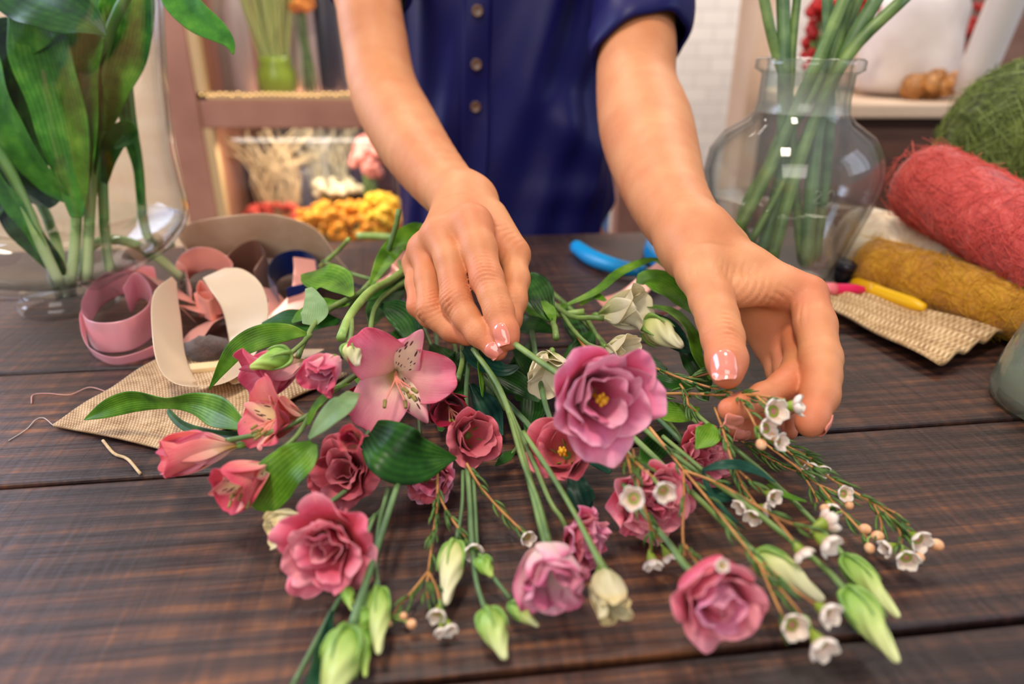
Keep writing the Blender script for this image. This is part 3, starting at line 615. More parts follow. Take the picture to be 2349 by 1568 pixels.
V, F, uv = strap([P(520, 645, 8), P(560, 600, 22), P(600, 590, 24), P(620, 620, 20), P(600, 660, 12)], .018, 80, 30, 7, up=(0, 0, 1))
tag(mesh('brown_ribbon_loop', V, F, m_satin('tan_satin', (160, 112, 92), (176, 130, 108)), None, uv=uv, mods=[('solid', .0005), ('sub', 1)]), 'tan ribbon loop in front of the wrapping paper', 'ribbon')
V, F = ball((0, 0, 0), .013, 16, (1.3, .9, .7)); V *= (1+.12*np.sin(V[:, [0]]*900)*np.cos(V[:, [2]]*700))
tag(mesh('dark_cloth_wad', V+P(475, 800, 9), F, m_fuzz('dark_wad', (46, 28, 26), (74, 48, 42), (110, 78, 68), 120), None), 'small dark brown crumpled wad inside the cream loop', 'cloth wad')
V, F = box((0, 0, 0), (.036, .010, .004), rotz(.25)); tag(mesh('wooden_peg', V+P(470, 842, 4.5), F, simple('pale_peg', (232, 200, 150), .5), None, False, mods=[('bevel', .001, 2)]), 'pale wooden peg lying inside the cream ribbon loop', 'peg')
# burlap triangle
q0, q1, q2 = P(122, 978, 1.5), P(400, 800, 3), P(720, 905, 3)
def bur(u, v):
    return (0, 0, .0008+.0012*math.sin(u*7+v*3)**2)
sheet([P(122, 978, 1.5), P(395, 805, 1.5), P(800, 860, 1.5), P(405, 1040, 1.5)], 60, 60, bur, m_weave('burlap', (92, 64, 40), (182, 146, 106), (232, 206, 168), 46, 46), 'burlap_cloth', 'pointed piece of beige burlap under the leaves and cream ribbon', 'burlap', .0015)
tw = varied('twine', (170, 140, 100), (214, 188, 146), 200, .8)
tag(mesh('loose_thread', *tube([P(236, 1010, 2), P(262, 1040, 1), P(292, 1052, 1.2), (P(322, 1086, 1.5))], .0009, 6), tw, None), 'short twisted thread hanging off the burlap edge', 'thread')
tag(mesh('pink_thread', *tube([P(250, 900, 1), P(205, 888, 1.2), P(160, 905, .8), P(110, 902, .8), P(76, 905, .8), P(72, 925, .8)], .00035, 5), simple('pink_thr', (200, 150, 140), .6), None), 'fine pinkish thread curling left of the burlap', 'thread')
tag(mesh('white_thread', *tube([P(122, 975, 1), P(100, 958, .8), P(82, 962, .8), P(60, 985, .5), P(20, 1010, .5)], .0003, 5), simple('white_thr', (190, 176, 170), .6), None), 'fine whitish thread off the burlap corner', 'thread')
# ================================================================ PERSON
class Field:
    """signed distance grid; round cones blended smoothly into one skin"""
    def __init__(s, lo, hi, res):
        s.lo = np.array(lo, float); s.res = res; s.n = np.ceil((np.array(hi)-s.lo)/res).astype(int)+1
        s.a = np.full(s.n, .05, np.float32)
    def sl(s, lo, hi):
        i0 = np.clip(np.floor((lo-s.lo)/s.res).astype(int), 0, s.n); i1 = np.clip(np.ceil((hi-s.lo)/s.res).astype(int)+1, 0, s.n); return i0, i1
    def cone(s, a, b, r1, r2, k=.003, flat=None, fs=1.0, sub=False):
        a, b = np.array(a, float), np.array(b, float); R = max(r1, r2)+k+.003
        i0, i1 = s.sl(np.minimum(a, b)-R, np.maximum(a, b)+R)
        if np.any(i1 <= i0): return
        g = [(s.lo[d]+np.arange(i0[d], i1[d])*s.res).astype(np.float32) for d in range(3)]
        qx, qy, qz = g[0][:, None, None]-a[0], g[1][None, :, None]-a[1], g[2][None, None, :]-a[2]; ba = b-a
        if flat is not None:
            f = nrm(flat); dt = (qx*f[0]+qy*f[1]+qz*f[2])*(1/fs-1); qx, qy, qz = qx+dt*f[0], qy+dt*f[1], qz+dt*f[2]; ba = ba+f*np.dot(ba, f)*(1/fs-1)
        L2 = float(ba@ba)+1e-12; t = np.clip((qx*ba[0]+qy*ba[1]+qz*ba[2])/L2, 0, 1)
        d = np.sqrt((qx-t*ba[0])**2+(qy-t*ba[1])**2+(qz-t*ba[2])**2)-(r1+(r2-r1)*t)
        v = s.a[i0[0]:i1[0], i0[1]:i1[1], i0[2]:i1[2]]
        if sub:
            d = -d; h = np.maximum(k-np.abs(v-d), 0)/k; v[...] = np.maximum(v, d)+h*h*k/4
        else:
            h = np.maximum(k-np.abs(v-d), 0)/k; v[...] = np.minimum(v, d)-h*h*k/4
    def chain(s, J, k=.003, flat=None, fs=1.0):
        for p, q in zip(J[:-1], J[1:]): s.cone(p[0], q[0], p[1], q[1], k, flat, fs)
    def limb(s, J_, n=34, k=.004):
        q = spline([[*p, r] for p, r in J_], n); s.chain([(x[:3], x[3]) for x in q], k)
    def merge(s, o, k):
        """blend another field (same spacing, aligned grid) in"""
        off = np.round((o.lo-s.lo)/s.res).astype(int); e = off+o.n; v = s.a[off[0]:e[0], off[1]:e[1], off[2]:e[2]]; d = o.a
        h = np.maximum(k-np.abs(v-d), 0)/k; v[...] = np.minimum(v, d)-h*h*k/4
    def sub_field(s, pts, m):
        lo = np.min(pts, 0)-m; hi = np.max(pts, 0)+m; i0 = np.maximum(np.floor((lo-s.lo)/s.res).astype(int), 0); i1 = np.minimum(np.ceil((hi-s.lo)/s.res).astype(int), s.n-1)
        return Field(s.lo+i0*s.res, s.lo+i1*s.res-1e-9, s.res)
    def mesh(s):
        a = s.a; ins = a < 0; nx, ny, nz = np.array(a.shape)-1
        cnt = np.zeros((nx, ny, nz), np.uint8)
        cs = [(i, j, k) for i in (0, 1) for j in (0, 1) for k in (0, 1)]
        for i, j, k in cs: cnt += ins[i:i+nx, j:j+ny, k:k+nz]
        act = np.argwhere((cnt > 0) & (cnt < 8)); idx = -np.ones((nx, ny, nz), np.int32); idx[tuple(act.T)] = np.arange(len(act))
        val = {c: a[act[:, 0]+c[0], act[:, 1]+c[1], act[:, 2]+c[2]] for c in cs}
        acc = np.zeros((len(act), 3)); n = np.zeros(len(act))
        for c in cs:
            for ax in range(3):
                if c[ax] == 0:
                    c2 = list(c); c2[ax] = 1; c2 = tuple(c2); va, vb_ = val[c], val[c2]; m = (va < 0) != (vb_ < 0)
                    t = np.where(m, va/(va-vb_+1e-12), 0); p = np.tile(np.array(c, float), (len(act), 1)); p[:, ax] = t
                    acc[m] += p[m]; n[m] += 1
        V = s.lo+(act+acc/n[:, None])*s.res
        Fs = []
        for ax in range(3):
            o1, o2 = [(1, 2), (2, 0), (0, 1)][ax]
            sl0 = [slice(None)]*3; sl1 = [slice(None)]*3; sl0[ax] = slice(0, -1); sl1[ax] = slice(1, None)
            A, B = ins[tuple(sl0)], ins[tuple(sl1)]; e = np.argwhere(A != B)
            e = e[(e[:, o1] > 0) & (e[:, o2] > 0) & (e[:, o1] < a.shape[o1]-1) & (e[:, o2] < a.shape[o2]-1)]
            f = A[tuple(e.T)]; q = []
            for d1, d2 in ((-1, -1), (0, -1), (0, 0), (-1, 0)):
                c = e.copy(); c[:, o1] += d1; c[:, o2] += d2; q.append(idx[tuple(c.T)])
            q = np.stack(q, 1); q[~f] = q[~f][:, ::-1]; Fs.append(q[(q >= 0).all(1)])
        F = np.vstack(Fs)
        # light smoothing
        for lam in (.5, -.48, .5):
            A_ = np.zeros_like(V); w_ = np.zeros(len(V))
            for i in range(4):
                np.add.at(A_, F[:, i], V[F[:, (i+1) % 4]]); np.add.at(w_, F[:, i], 1)
                np.add.at(A_, F[:, i], V[F[:, (i-1) % 4]]); np.add.at(w_, F[:, i], 1)
            V = V+lam*(A_/np.maximum(w_, 1)[:, None]-V)
        return V, F
def J(px, py, d, r): return (D(px, py, d), r*d/FPX)
def vnormals(V, F):
    n = np.cross(V[F[:, 2]]-V[F[:, 0]], V[F[:, 3]]-V[F[:, 1]]); N = np.zeros_like(V)
    for i in range(4): np.add.at(N, F[:, i], n)
    return N/(np.linalg.norm(N, axis=1)[:, None]+1e-15)
def wrinkle(V, N, c, ax, R, amp, lam, seed=0, side=None):
    """skin folds across a finger joint"""
    d = V-np.array(c); m = np.linalg.norm(d, axis=1) < R*2.2; s = d[m] @ nrm(ax); t = d[m] @ nrm(np.cross(ax, (0, -.9, .4)))
    w_ = np.exp(-(np.linalg.norm(d[m], axis=1)/R)**4)
    if side is not None: w_ = w_*np.clip(N[m] @ nrm(side)*2, 0, 1)
    ph = (s+.12*R*np.sin(t/R*3.1+seed))*6.283/lam
    V[m] -= N[m]*(amp*w_*(np.maximum(np.cos(ph), 0)**2)*(.6+.4*np.sin(t/R*5+seed*2)))[:, None]
RES = .0011
def finish(fld, wr, flush, veins=()):
    V, F = fld.mesh(); N = vnormals(V, F)
    for q in wr: wrinkle(V, N, *q)
    fl = np.zeros(len(V))
    for c, r in flush: fl = np.maximum(fl, np.exp(-(np.linalg.norm(V-c, axis=1)/r)**2))
    return V, F, fl
def bounds(Js, m=.02):
    P_ = np.array([j[0] for j in Js]); r = np.array([j[1] for j in Js])[:, None]; return (P_-r).min(0)-m, (P_+r).max(0)+m
view = nrm((0, -.92, .40))     # towards the camera
# ---------------- arm on the left of the frame (the person's right)
SA = (np.array((-.175, .88, TT+.44)), .052); SB = (np.array((.175, .88, TT+.44)), .054)
armA = [SA, J(842, -20, .665, 76), J(862, 110, .66, 73), J(880, 205, .645, 76), J(925, 295, .60, 79), J(968, 362, .55, 74), J(1022, 428, .50, 66), J(1066, 466, .468, 62)]
ix = [J(1082, 515, .415, 47), J(1098, 572, .402, 41), J(1117, 640, .390, 37), J(1131, 677, .384, 33), J(1144, 712, .380, 33.5), J(1160, 762, .374, 30), J(1166, 780, .372, 24)]
md = [J(1008, 538, .418, 38), J(1032, 596, .404, 34), J(1046, 686, .392, 35), J(1070, 728, .387, 30), J(1098, 764, .382, 28.5), J(1136, 799, .377, 23), J(1143, 806, .376, 19)]
rg = [J(972, 572, .428, 32), J(980, 640, .414, 28), J(986, 708, .402, 30), J(1010, 735, .400, 26), J(1036, 758, .397, 25), J(1072, 774, .392, 20)]
lt = [J(952, 606, .438, 25), J(953, 650, .426, 22), J(957, 702, .416, 22), J(982, 730, .414, 19), J(1018, 750, .412, 17)]
th = [J(1128, 500, .452, 36), J(1178, 585, .424, 34), J(1186, 640, .410, 27), J(1180, 690, .402, 27), J(1168, 735, .395, 26), J(1160, 775, .388, 20)]
A = Field(*bounds(armA+ix+md+rg+lt+th), RES)
A.limb(armA)
A.cone(armA[-1][0], D(1046, 530, .438), armA[-1][1]*.98, 40*.438/FPX, .016, view, .8)
for f, r0 in ((ix, 40), (md, 38), (rg, 34), (lt, 28)):
    A.cone(D(1062, 478, .462), f[0][0], r0*.46/FPX*.8, f[0][1]*.86, .014)
for p, q in ((ix, md), (md, rg), (rg, lt)): A.cone(p[0][0], q[0][0], p[0][1]*.82, q[0][1]*.82, .007)
A.cone(D(1085, 470, .465), th[1][0], 40*.46/FPX, th[1][1], .014); A.cone(D(1120, 505, .447), D(1150, 565, .425), .0100, .0085, .012)
A.cone(D(1060, 520, .46), D(1010, 590, .45), .016, .013, .014)
def fingers(fld, fs, k=.0013, kb=.006):
    for f in fs:
        g_ = fld.sub_field([j[0] for j in f], .022); g_.chain(f, .004)
        # bony widening at the joints
        fld.merge(g_, kb if f is fs[0] else k)
A.merge((lambda g_: (g_.chain(th, .005), g_)[1])(A.sub_field([j[0] for j in th], .025)), .004)
for f in (lt, rg, md, ix):
    g_ = A.sub_field([j[0] for j in f], .022); g_.chain(f, .004)
    A.merge(g_, .0016)
for f in (ix, md, rg, lt): A.cone(f[0][0]+view*.0015, f[0][0]+view*.001+(f[1][0]-f[0][0])*.15, f[0][1]*.86, f[0][1]*.82, .006)
def fax(f, i): return f[min(i+1, len(f)-1)][0]-f[i-1][0]
wrA = [(ix[2][0], fax(ix, 2), .0125, .0016, .0027, 1, view), (ix[4][0], fax(ix, 4), .009, .0011, .0022, 2, view), (md[2][0], fax(md, 2), .012, .0016, .0026, 3, view),
       (md[4][0], fax(md, 4), .008, .0010, .0022, 4, view), (rg[2][0], fax(rg, 2), .011, .0014, .0026, 5, view), (lt[2][0], fax(lt, 2), .006, .0005, .002, 6, view),
       (ix[0][0], fax(ix, 1), .012, .00022, .0030, 7, view), (md[0][0], fax(md, 1), .011, .00022, .003, 8, view), (D(1140, 560, .42), D(1180, 585, .424)-D(1085, 515, .43), .015, .0009, .0042, 9, view), (th[3][0], fax(th, 3), .009, .0005, .003, 10, view)]
flA = [(f[2][0], .012) for f in (ix, md, rg, lt)]+[(f[-1][0], .016) for f in (ix, md, rg, lt, th)]+[(f[0][0], .016) for f in (ix, md, rg)]
VA, FA, LA = finish(A, wrA, flA); del A
# ---------------- arm on the right of the frame (the person's left)
armB = [SB, J(1470, -10, .655, 86), J(1461, 120, .635, 87), J(1460, 200, .62, 89), J(1480, 285, .585, 103), J(1500, 360, .54, 100), J(1528, 445, .49, 89), J(1562, 505, .455, 82), J(1598, 556, .425, 76)]
ti = [J(1606, 622, .398, 54), J(1634, 690, .372, 47), J(1646, 730, .36, 44), J(1658, 775, .350, 44), J(1667, 825, .338, 43), J(1668, 856, .332, 36)]
bi = [J(1852, 676, .388, 44), J(1870, 745, .374, 45), J(1883, 822, .358, 45), J(1884, 862, .35, 42), J(1881, 905, .343, 41), J(1864, 958, .334, 34), J(1856, 972, .332, 30)]
bm = [J(1818, 738, .402, 38), J(1838, 790, .39, 38), J(1836, 842, .374, 38), J(1800, 884, .356, 34), J(1752, 910, .344, 31), J(1700, 932, .333, 29), J(1674, 938, .329, 27)]
br_ = [J(1795, 775, .405, 34), J(1812, 850, .395, 33), J(1805, 915, .38, 31), J(1765, 955, .368, 28), J(1722, 978, .357, 26), J(1692, 982, .350, 24)]
bl_ = [J(1765, 800, .412, 30), J(1790, 860, .405, 28), J(1802, 910, .398, 25), J(1808, 955, .388, 22), J(1812, 990, .378, 18)]
B = Field(*bounds(armB+ti+bi+bm+br_+bl_), RES)
B.limb(armB)
w0 = armB[-1]
B.cone(w0[0], D(1705, 622, .405), w0[1]*.98, 56*.405/FPX, .014); B.cone(D(1705, 622, .405), bi[0][0], 56*.405/FPX, bi[0][1], .010)
B.cone(w0[0], ti[0][0], w0[1]*.9, ti[0][1], .014)
for f, r0 in ((bm, .013), (br_, .012), (bl_, .011)): B.cone(D(1650, 600, .432), f[0][0], .017, f[0][1]*.95, .012)
B.cone(bi[0][0], bm[0][0], bi[0][1]*.8, bm[0][1]*.85, .006); B.cone(bm[0][0], br_[0][0], bm[0][1]*.85, br_[0][1]*.85, .006); B.cone(br_[0][0], bl_[0][0], .0075, .007, .006)
B.cone(D(1640, 680, .385), D(1795, 664, .388), .0085, .0080, .010)
g_ = B.sub_field([j[0] for j in ti], .028); g_.chain(ti, .006); B.merge(g_, .005)
for f in (bl_, br_, bm, bi):
    g_ = B.sub_field([j[0] for j in f], .024); g_.chain(f, .004); B.merge(g_, .0016)
wrB = [(ti[3][0]+view*.008, fax(ti, 3), .013, .0014, .0034, 1, view), (bi[2][0], fax(bi, 2), .011, .0008, .006, 2, view), (bi[4][0], fax(bi, 4), .009, .0007, .005, 3, view), (bm[3][0], fax(bm, 3), .008, .0005, .004, 4, view),
       (D(1700, 680, .385), D(1740, 720, .39)-D(1660, 650, .39), .020, .0011, .0042, 5, view), (D(1815, 705, .375), D(1850, 700, .38)-D(1800, 720, .39), .012, .0011, .0045, 6, view), (D(1600, 640, .38), D(1640, 640, .38)-D(1590, 640, .38), .014, .0003, .003, 8, view)]
flB = [(f[-1][0], .02) for f in (bi, bm, br_, bl_, ti)]+[(bi[0][0], .018), (bm[1][0], .02), (bm[3][0], .016)]
VB, FB, LB = finish(B, wrB, flB); del B
# ---------------- trunk, neck and legs, joined into the same skin
K = Field((-.24, .74, .0), (.24, 1.16, TT+.72), .010)
def c3(x, y, z): return np.array((x, y+.032, TT+z))
K.cone(c3(0, .93, -.05), c3(0, .95, .22), .105, .095, .04, (0, 1, 0), .8); K.cone(c3(-.04, .93, -.05), c3(.04, .93, -.05), .10, .10, .04)
K.cone(c3(-.08, .95, .38), c3(.08, .95, .38), .085, .085, .05); K.cone(c3(0, .95, .2), c3(0, .95, .40), .10, .10, .05)
K.cone(c3(-.15, .93, .44), c3(.15, .93, .44), .045, .045, .04); K.cone(c3(0, .94, .46), c3(0, .92, .60), .05, .045, .03)
for s in (-1, 1):
    K.cone(c3(s*.075, .94, -.12), c3(s*.08, .94, -.42), .075, .05, .03); K.cone(c3(s*.08, .94, -.42), (s*.08, .98, .09), .05, .032, .02); K.cone((s*.08, .96, .045), (s*.085, .84, .03), .034, .026, .02)
VK, FK = K.mesh()
def m_skin():
    t = NT('skin'); at = t.n('Attribute', attribute_name='flush'); v = t.coord('Object')
    n1 = t.noise(v, 28, 5); n2 = t.noise(v, 190, 4)
    c = t.mix(t.ramp(n1, [(.35, (0, 0, 0)), (.7, (1, 1, 1))]), srgb(214, 150, 102), srgb(203, 130, 86))
    c = t.mix(t.math('MULTIPLY', at.outputs['Fac'], .55), c, srgb(206, 102, 76))
    c = t.mix(t.math('MULTIPLY', n2, .16), c, srgb(190, 110, 84))
    t.col(c); t.set(rough=.48, spec=.32, sss=.22)
    t.b.inputs['Subsurface Radius'].default_value = (1.0, .35, .18); t.b.inputs['Subsurface Scale'].default_value = .004
    vo = t.n('TexVoronoi', feature='DISTANCE_TO_EDGE'); vo.inputs['Scale'].default_value = 900; t.l(v, vo.inputs[0])
    t.bump(t.math('ADD', t.math('MULTIPLY', t.ramp(vo.outputs[0], [(0, (0, 0, 0)), (.25, (1, 1, 1))]), .35), n2), .28, .0005); return t.m
person = thing('person', 'person in a navy shirt leaning over the table, arranging flowers with both hands', 'person', (0, .95, 0))
V, F = np.vstack([VA, VB, VK]), np.vstack([FA, FB+len(VA), FK+len(VA)+len(VB)])
body = mesh('body', V, F, m_skin(), person)
at = body.data.attributes.new('flush', 'FLOAT', 'POINT'); at.data.foreach_set('value', np.r_[LA, LB, np.zeros(len(VK))].astype(np.float32))
from mathutils.bvhtree import BVHTree
BV = BVHTree.FromPolygons(V.tolist(), F.tolist())
# nails
def nail(c, ax, nor, wid, ln, rc, lift, label=None):
    """curved plate: c centre on the finger axis, ax towards the tip, nor outward normal, rc finger radius"""
    ax = nrm(ax); nor = nrm(nor-ax*np.dot(nor, ax)); sd = np.cross(ax, nor); nu, nv = 13, 15; V = []; uv = []
    for i in range(nv):
        v = i/(nv-1); y = (v-.5)*ln
        e = abs(2*v-1); half = wid/2*((1-e**4.0)**.5 if v < .5 else (1-.30*e**3.5)) if e < 1 else wid/2*(0.05 if v < .5 else .70)
        half = max(half, wid*.12 if v < .5 else wid*.33)
        for j in range(nu):
            u = 2*j/(nu-1)-1; x = u*half; zz = rc-(rc-math.sqrt(max(rc*rc-x*x, 0)))*1.0
            p0 = np.array(c)+ax*y+sd*x; hit = BV.ray_cast(Vector(p0+nor*.03), Vector(-nor), .06)[0]
            base = float((np.array(hit)-p0) @ nor) if hit is not None else zz
            base = max(base, zz-.0025); prof = .0007*(1-.75*abs(u)**4)*(1-.8*max(0, 1-v*6)**2)+(.0006*max(0, v-.8)*5)
            if base < zz-.002: base = zz-.002
            V.append(p0+nor*(base+prof)); uv.append((j/(nu-1), v))
    F = [(i*nu+j, i*nu+j+1, (i+1)*nu+j+1, (i+1)*nu+j) for i in range(nv-1) for j in range(nu-1)]
    return mesh('fingernail', V, F, M['nail'], person, uv=uv, mods=[('solid', .0006), ('sub', 1)], label=label)
M['nail'] = simple('coral_polish', (238, 140, 118), .12, coat=1.0, sss=.1)
def nf(f, i, nor, wid, ln, back=0.0, lift=.0002):
    ax_ = f[i][0]-f[i-1][0]; c_ = f[i][0]*(1-back)+f[i-1][0]*back; r_ = f[i][1]*(1-back)+f[i-1][1]*back
    return nail(c_, ax_, nor, wid, ln, r_, lift)
CAM = np.array((0, 0, TT+CH))
def nc(px, py, d, dx, dy, dd, wid, ln, rc, tw=(0, 0, 0)):
    """nail centred at frame point, running towards frame direction (dx,dy) with depth change dd"""
    c = D(px, py, d); a_ = D(px+dx, py+dy, d+dd)-c; nail(c, a_, nrm(CAM-c)+np.array(tw), wid, ln, rc, 0)
nc(1156, 777, .374, 12, 46, -.004, .0088, .0125, .008, (-.12, 0, .0))
nc(1143, 808, .377, 22, 26, -.004, .0095, .0085, .0055, (0, 0, -.35))
nc(1662, 852, .334, 8, 60, -.006, .0126, .0155, .0095, (-.05, 0, .10))
nc(1672, 952, .330, -60, -14, -.006, .0090, .0125, .006, (0, 0, -.55))
nc(1694, 990, .350, -60, -8, -.006, .0085, .0115, .005, (0, 0, -.5))
nf(bi, 5, np.array((1, .1, -.1)), .0095, .012, .0)
nf(bl_, 3, np.array((.4, .9, 0)), .0075, .0095, .0)
# ---------------- shirt
def m_shirt():
    t = NT('navy_fabric'); v = t.coord('Object'); n = t.noise(v, 5, 3); f = t.noise(v, 700, 2)
    t.col(t.mix(n, srgb(8, 6, 56), srgb(13, 14, 88))); t.set(rough=.48, sheen=.0, spec=.28); t.b.inputs['Sheen Tint'].default_value = (.3, .4, 1, 1); t.bump(f, .2, .0004); return t.m
M['shirt'] = m_shirt()
def torso_pt(phi, z, inner=0.0):
    k = np.clip((z+.14)/.6, 0, 1)
    a = np.interp(z, [-.12, -.02, .06, .16, .30, .42, .48], [.150, .141, .139, .143, .165, .178, .10])
    b = np.interp(z, [-.12, -.02, .06, .16, .30, .42, .48], [.125, .122, .118, .118, .125, .11, .06])
    cy = np.interp(z, [-.12, .1, .3, .48], [.953, .953, .958, .965])
    cs, sn = math.cos(phi), math.sin(phi); p = 2.4
    x = a*math.copysign(abs(cs)**(2/p), cs)-.008; y = cy-b*math.copysign(abs(sn)**(2/p), sn)
    d = .0055*math.sin(phi*9+z*6+1)*(.5+.5*math.sin(phi*3+z*11))+.006*math.sin(phi*4-z*26+.8)*(.5+.5*math.cos(phi+.3))+.004*math.sin(phi*15+z*30)
    d += .010*math.exp(-((phi-1.05)/.35)**2-((z-.11-.10*(phi-1.0))/.03)**2)-.008*math.exp(-((phi-1.0)/.3)**2-((z-.165)/.03)**2)+.007*math.exp(-((phi-.95)/.4)**2-((z-.04)/.02)**2)
    d *= .9; r = math.hypot(x+.008, y-cy)+1e-6
    return np.array((x+(x+.008)/r*(d-inner), y+(y-cy)/r*(d-inner), TT+z))
nph, nz = 140, 80; V = []
hem = lambda phi: -.035+.05*math.exp(-((math.atan2(math.sin(phi-.05), math.cos(phi-.05)))/.35)**2)
for i in range(nz):
    for j in range(nph):
        ph = 2*math.pi*j/nph; h0 = hem(ph); z = h0+(.475-h0)*i/(nz-1); V.append(torso_pt(ph, z))
F = [(i*nph+j, i*nph+(j+1) % nph, (i+1)*nph+(j+1) % nph, (i+1)*nph+j) for i in range(nz-1) for j in range(nph)]
shirt = mesh('shirt', V, F, M['shirt'], person, mods=[('solid', .0015), ('sub', 1)])
# front placket with a stitched edge and buttons
xs = W(1122, 100, .80)[0]
def front(x, z, out=0.0):
    best = None
    for ph in np.linspace(math.pi*.25, math.pi*.8, 260):
        q = torso_pt(ph, z)
        if best is None or abs(q[0]-x) < best[0]: best = (abs(q[0]-x), q)
    q = best[1].copy(); q[0] = x; q[1] -= out; return q
pz = np.linspace(-.03, .40, 60); V = []
off = [(-.0155, .0008), (-.015, .0032), (-.012, .0034), (0, .0036), (.012, .0034), (.015, .0032), (.0155, .0008)]
for z in pz:
    xc = -.037-.012*(.26-z)/.26
    for dx, o_ in off: V.append(front(xc+dx, z, o_+.0012))
n_ = len(off); F = [(i*n_+j, i*n_+j+1, (i+1)*n_+j+1, (i+1)*n_+j) for i in range(len(pz)-1) for j in range(n_-1)]
mesh('placket', V, F, M['shirt'], shirt, mods=[('sub', 1)])
btn = simple('horn_button', (96, 64, 44), .3); hole = simple('button_hole', (24, 16, 14), .6)
for px, py in ((1110, 22), (1103, 150), (1097, 252), (1118, -150)):
    c_ = W(px, py, .80); z_ = c_[2]-TT; q = front(-.037-.012*(.26-z_)/.26, z_, .0062)
    b_ = mesh('button', *lathe(q, [(.0046, -.0012), (.0062, -.0004), (.0064, .0006), (.0058, .0012), (.0046, .0006), (.0012, .0005)], 28, axis=(0, -1, .05)), btn, shirt)
# sleeves
def sleeve(a, b, ra, rb, tilt, seed):
    a, b = np.array(a), np.array(b); ax_ = nrm(b-a); V = []; n = 64; L = np.linalg.norm(b-a)
    e1 = nrm(np.cross(ax_, (0, 1, 0))); e2 = np.cross(ax_, e1); rings = [(-.004, .92), (-.004, .99), (0, 1.05), (.012, 1.07), (.028, 1.06), (.033, 1.02), (.034, .98), (.05, 1.0)]+[(s, 1.0) for s in np.linspace(.07, L, 14)]
    for s, k in rings:
        f = min(max(s/L, 0), 1); R = (ra*(1-f)+rb*f)*k; tl = np.array(tilt)*(1-f)
        for j in range(n):
            th_ = 2*math.pi*j/n; w_ = 1+.05*math.sin(th_*3+seed+s*30)*(.4+f)+.03*math.sin(th_*7+s*60+seed)
            o_ = e1*math.cos(th_)*R*w_+e2*math.sin(th_)*R*w_
            V.append(a+ax_*(s+np.dot(tl, o_))+o_)
    m = len(rings); F = [(i*n+j, i*n+(j+1) % n, (i+1)*n+(j+1) % n, (i+1)*n+j) for i in range(m-1) for j in range(n)]
    return mesh('sleeve', V, F, M['shirt'], person, mods=[('solid', .0018), ('sub', 1)])
sleeve(D(1470, 105, .635), c3(.165, .90, .42), .0425, .068, (.45, 0, .0), 1)
sleeve(D(842, -30, .66), c3(-.165, .90, .42), .040, .068, (-.2, 0, 0), 2)
# jeans
V = []; jr = [(-.62, 0), (-.40, 0), (-.15, 0)]
jn = varied('blue_denim', (110, 150, 206), (140, 178, 228), 60, .7, .2)
nph = 64; V = []; zs = np.linspace(-.15, .045, 12)
for z in zs:
    for j in range(nph):
        q = torso_pt(2*math.pi*j/nph, z, .012); q[0] = q[0]*1.0+.002; V.append(q)
F = [(i*nph+j, i*nph+(j+1) % nph, (i+1)*nph+(j+1) % nph, (i+1)*nph+j) for i in range(len(zs)-1) for j in range(nph)]
legs = [lathe((s*.078, .972, .05), [(.055, 0), (.06, .2), (.07, .4), (.085, .6)], 32) for s in (-1, 1)]
mesh('jeans', *join((V, F), *legs), jn, person, mods=[('solid', .002)])
# ================================================================ FLOWERS
def depth(p): return float(p[1]*ct-(p[2]-TT-CH)*st)
def Zp(px, py, z): return P(px, py, z)
def mm(npx, p): return npx*depth(p)/FPX          # size of npx frame pixels at point p
def petal(Cc, Aa, E, L, Wd, th, flat=1.2, ruf=.05, tip=(.30, 3), vm=.62, w0=.22, taper=.9, seed=0, nu=11, nv=13, notch=0.0, side=0.0, cup=0.0):
    """petal growing from Cc about axis Aa in direction E; th = angles from the axis at v = 0, .33, .7, 1"""
    Aa = nrm(Aa); E = nrm(E-Aa*np.dot(E, Aa)); Fd = np.cross(Aa, E); V = []; uv = []; n = 24
    ts = np.radians(np.interp(np.linspace(0, 1, n), [0, .33, .7, 1], th)); rr = np.r_[0, np.cumsum(np.sin(ts))[:-1]]/n; hh = np.r_[0, np.cumsum(np.cos(ts))[:-1]]/n
    xs_ = np.linspace(0, 1, n); g = seed*2.39
    for i in range(nv):
        v = i/(nv-1)
        for j in range(nu):
            u = 2*j/(nu-1)-1; k = 1-tip[0]*abs(u)**tip[1]-notch*max(0, 1-abs(u)*4)
            vv = v*k; r = np.interp(vv, xs_, rr)*L; h = np.interp(vv, xs_, hh)*L; tt = np.interp(vv, xs_, ts)
            wv = Wd*(w0+(1-w0)*math.sin(math.pi/2*min(v/vm, 1))**1.3)*(1 if v < vm else 1-(1-taper)*((v-vm)/(1-vm))**2)
            Re = r*flat+.0025+L*.03; a = max(-1.9, min(1.9, wv*u/Re))
            d = L*ruf*(v**2.2*math.sin(u*4.6+g)*.9+v**3.5*math.sin(u*8.6+g*1.7)*.6+v**6*math.sin(u*17+g*3)*.35)+L*.05*math.sin(g*3)*u*v+cup*L*u*u*v
            nr, nh = math.cos(tt), -math.sin(tt)
            rad = r-Re+Re*math.cos(a)+d*nr; lat = Re*math.sin(a)+side*L*v*v
            V.append(np.array(Cc)+Aa*(h+d*nh)+E*rad+Fd*lat); uv.append(((u+1)/2, v))
    F = [(i*nu+j, i*nu+j+1, (i+1)*nu+j+1, (i+1)*nu+j) for i in range(nv-1) for j in range(nu-1)]
    return np.array(V), F, np.array(uv)
